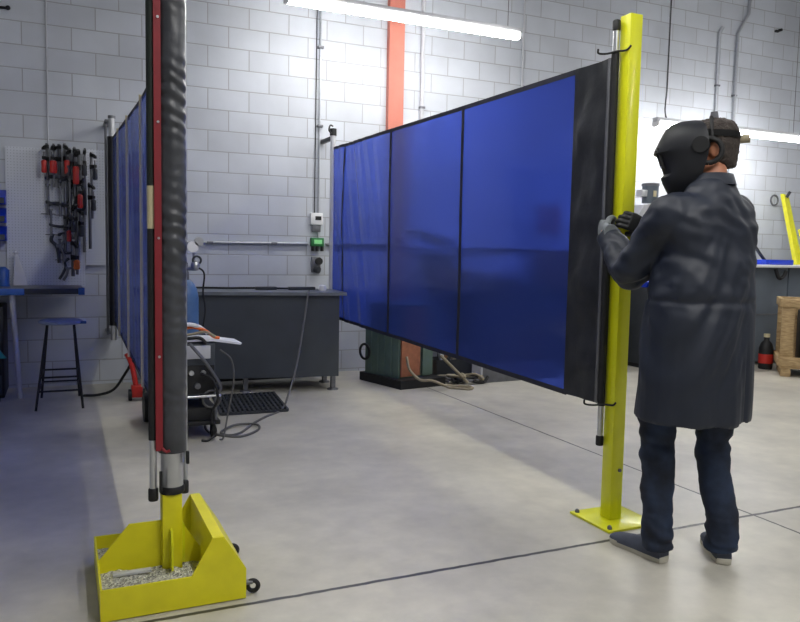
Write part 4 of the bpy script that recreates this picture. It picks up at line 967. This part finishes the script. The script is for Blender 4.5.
# hair, helmet
mb = MB()
sech = [(-.085, -.052, .040, .042), (-.06, -.040, .060, .062), (-.03, -.024, .075, .082), (.02, -.014, .084, .098), (.07, -.012, .081, .100), (.108, -.012, .064, .082), (.130, -.012, .03, .042)]
loft(mb, [(hp(0, y, z), HR, HF, rx, ry) for z, y, rx, ry in sech], 32)
bake(mb, 'hair', 'hair', Pn, voxel=.006, sm=3, disp=lambda p: .004*noise.noise(p*55)+.003*noise.noise(p*120))
mb = MB(); Rg = []
hs = [(0.128, 0.075, 0.0546, 0.03), (0.12, 0.06, 0.1019, 0.062), (0.098, 0.05, 0.1365, 0.094), (0.055, 0.045, 0.1665, 0.118), (0.012, 0.045, 0.1884, 0.126), (-0.002, 0.045, 0.1929, 0.127), (-0.012, 0.045, 0.1784, 0.126), (-0.05, 0.05, 0.1583, 0.124), (-0.095, 0.06, 0.1365, 0.115), (-0.108, 0.065, 0.1438, 0.11), (-0.135, 0.075, 0.1256, 0.1), (-0.175, 0.1, 0.0819, 0.078), (-0.203, 0.125, 0.041, 0.045), (-0.21, 0.14, 0.0182, 0.02)]
def u_sec(z, y0, a, b, off=0, n=28):
    out = []
    for k in range(n+1):
        t = -PI/2*1.12+PI*1.12*k/n; cx = math.sin(t)*b; cy = math.cos(t)*a
        cx = math.copysign(abs(math.sin(t))**.85, math.sin(t))*b
        out.append(hp(cx, y0+cy, z))
    return out
mb.rings([u_sec(*s) for s in hs], closed=False, cap=False)
bmesh.ops.solidify(mb.bm, geom=mb.bm.faces[:], thickness=.005)
mb.ang = 30
hm = mb.obj('welding_helmet', 'helmet', Pn)
MB().prism([(-.055, -.025), (.055, -.025), (.055, .045), (-.055, .045)], hp(0, .204, -.035), HR, (HU+HF*.25).normalized(), HF*.012).obj('visor_lens', 'lens', hm)
MB().prism([(-.065, -.035), (.065, -.035), (.065, .055), (-.065, .055)], hp(0, .197, -.035), HR, (HU+HF*.25).normalized(), HF*.010).obj('visor_frame', 'black', hm)
# headgear: side disc, bands, knobs
for s in (-1, 1):
    MB().cyl(hp(s*.098, .04, .01), hp(s*.136, .045, .01), .034, n=24).obj('pivot_knob', 'black', hm)
    MB().torus(hp(s*.100, .012, -.015), .050, .011, axis=HR, n=28).obj('side_pad', 'black', hm)
mb = MB(); Rb = []
for z in (.048, .074): Rb.append([hp(.089*math.cos(2*PI*k/40), -.010+.106*math.sin(2*PI*k/40), z+.0+.012*math.sin(2*PI*k/40)) for k in range(40)])
mb.rings(Rb, cap=False); bmesh.ops.solidify(mb.bm, geom=mb.bm.faces[:], thickness=.004); mb.obj('headband', 'black', hm)
MB().tube([hp(math.cos(a)*.092, .0, .02+math.sin(a)*.118) for a in [PI*k/20 for k in range(21)]], .008, 8).obj('crown_band', 'black', hm)
MB().box(-.016, .016, -.010, .010, 0, .022).bm.free()
mb = MB(); mb.prism([(-.018, 0), (.018, 0), (.014, .03), (-.014, .03)], hp(-.02, -.012, .128), HF, HU, HR*.03); mb.obj('crown_buckle', 'steel', hm)
MB().cyl(hp(0, -.112, .035), hp(0, -.150, .035), .018, n=18).obj('rear_knob', 'hose', hm)
MB().tube([hp(-.118, .06, -.03), hp(-.105, .075, -.10), hp(-.07, .12, -.175)], .0022, 6).obj('chin_edge', 'greypaint', hm)


# ------------------------------------------------------------------ world and view
w = bpy.data.worlds.new('world'); scn.world = w; w.use_nodes = True
bg = w.node_tree.nodes['Background']; bg.inputs['Color'].default_value = (.6, .68, .8, 1); bg.inputs['Strength'].default_value = .1
scn.view_settings.view_transform = 'Standard'; scn.view_settings.look = 'None'; scn.view_settings.gamma = 1
scn.view_settings.use_curve_mapping = False; scn.view_settings.exposure = 0.55
scn.cycles.max_bounces = 10; scn.cycles.transparent_max_bounces = 16; scn.cycles.diffuse_bounces = 5
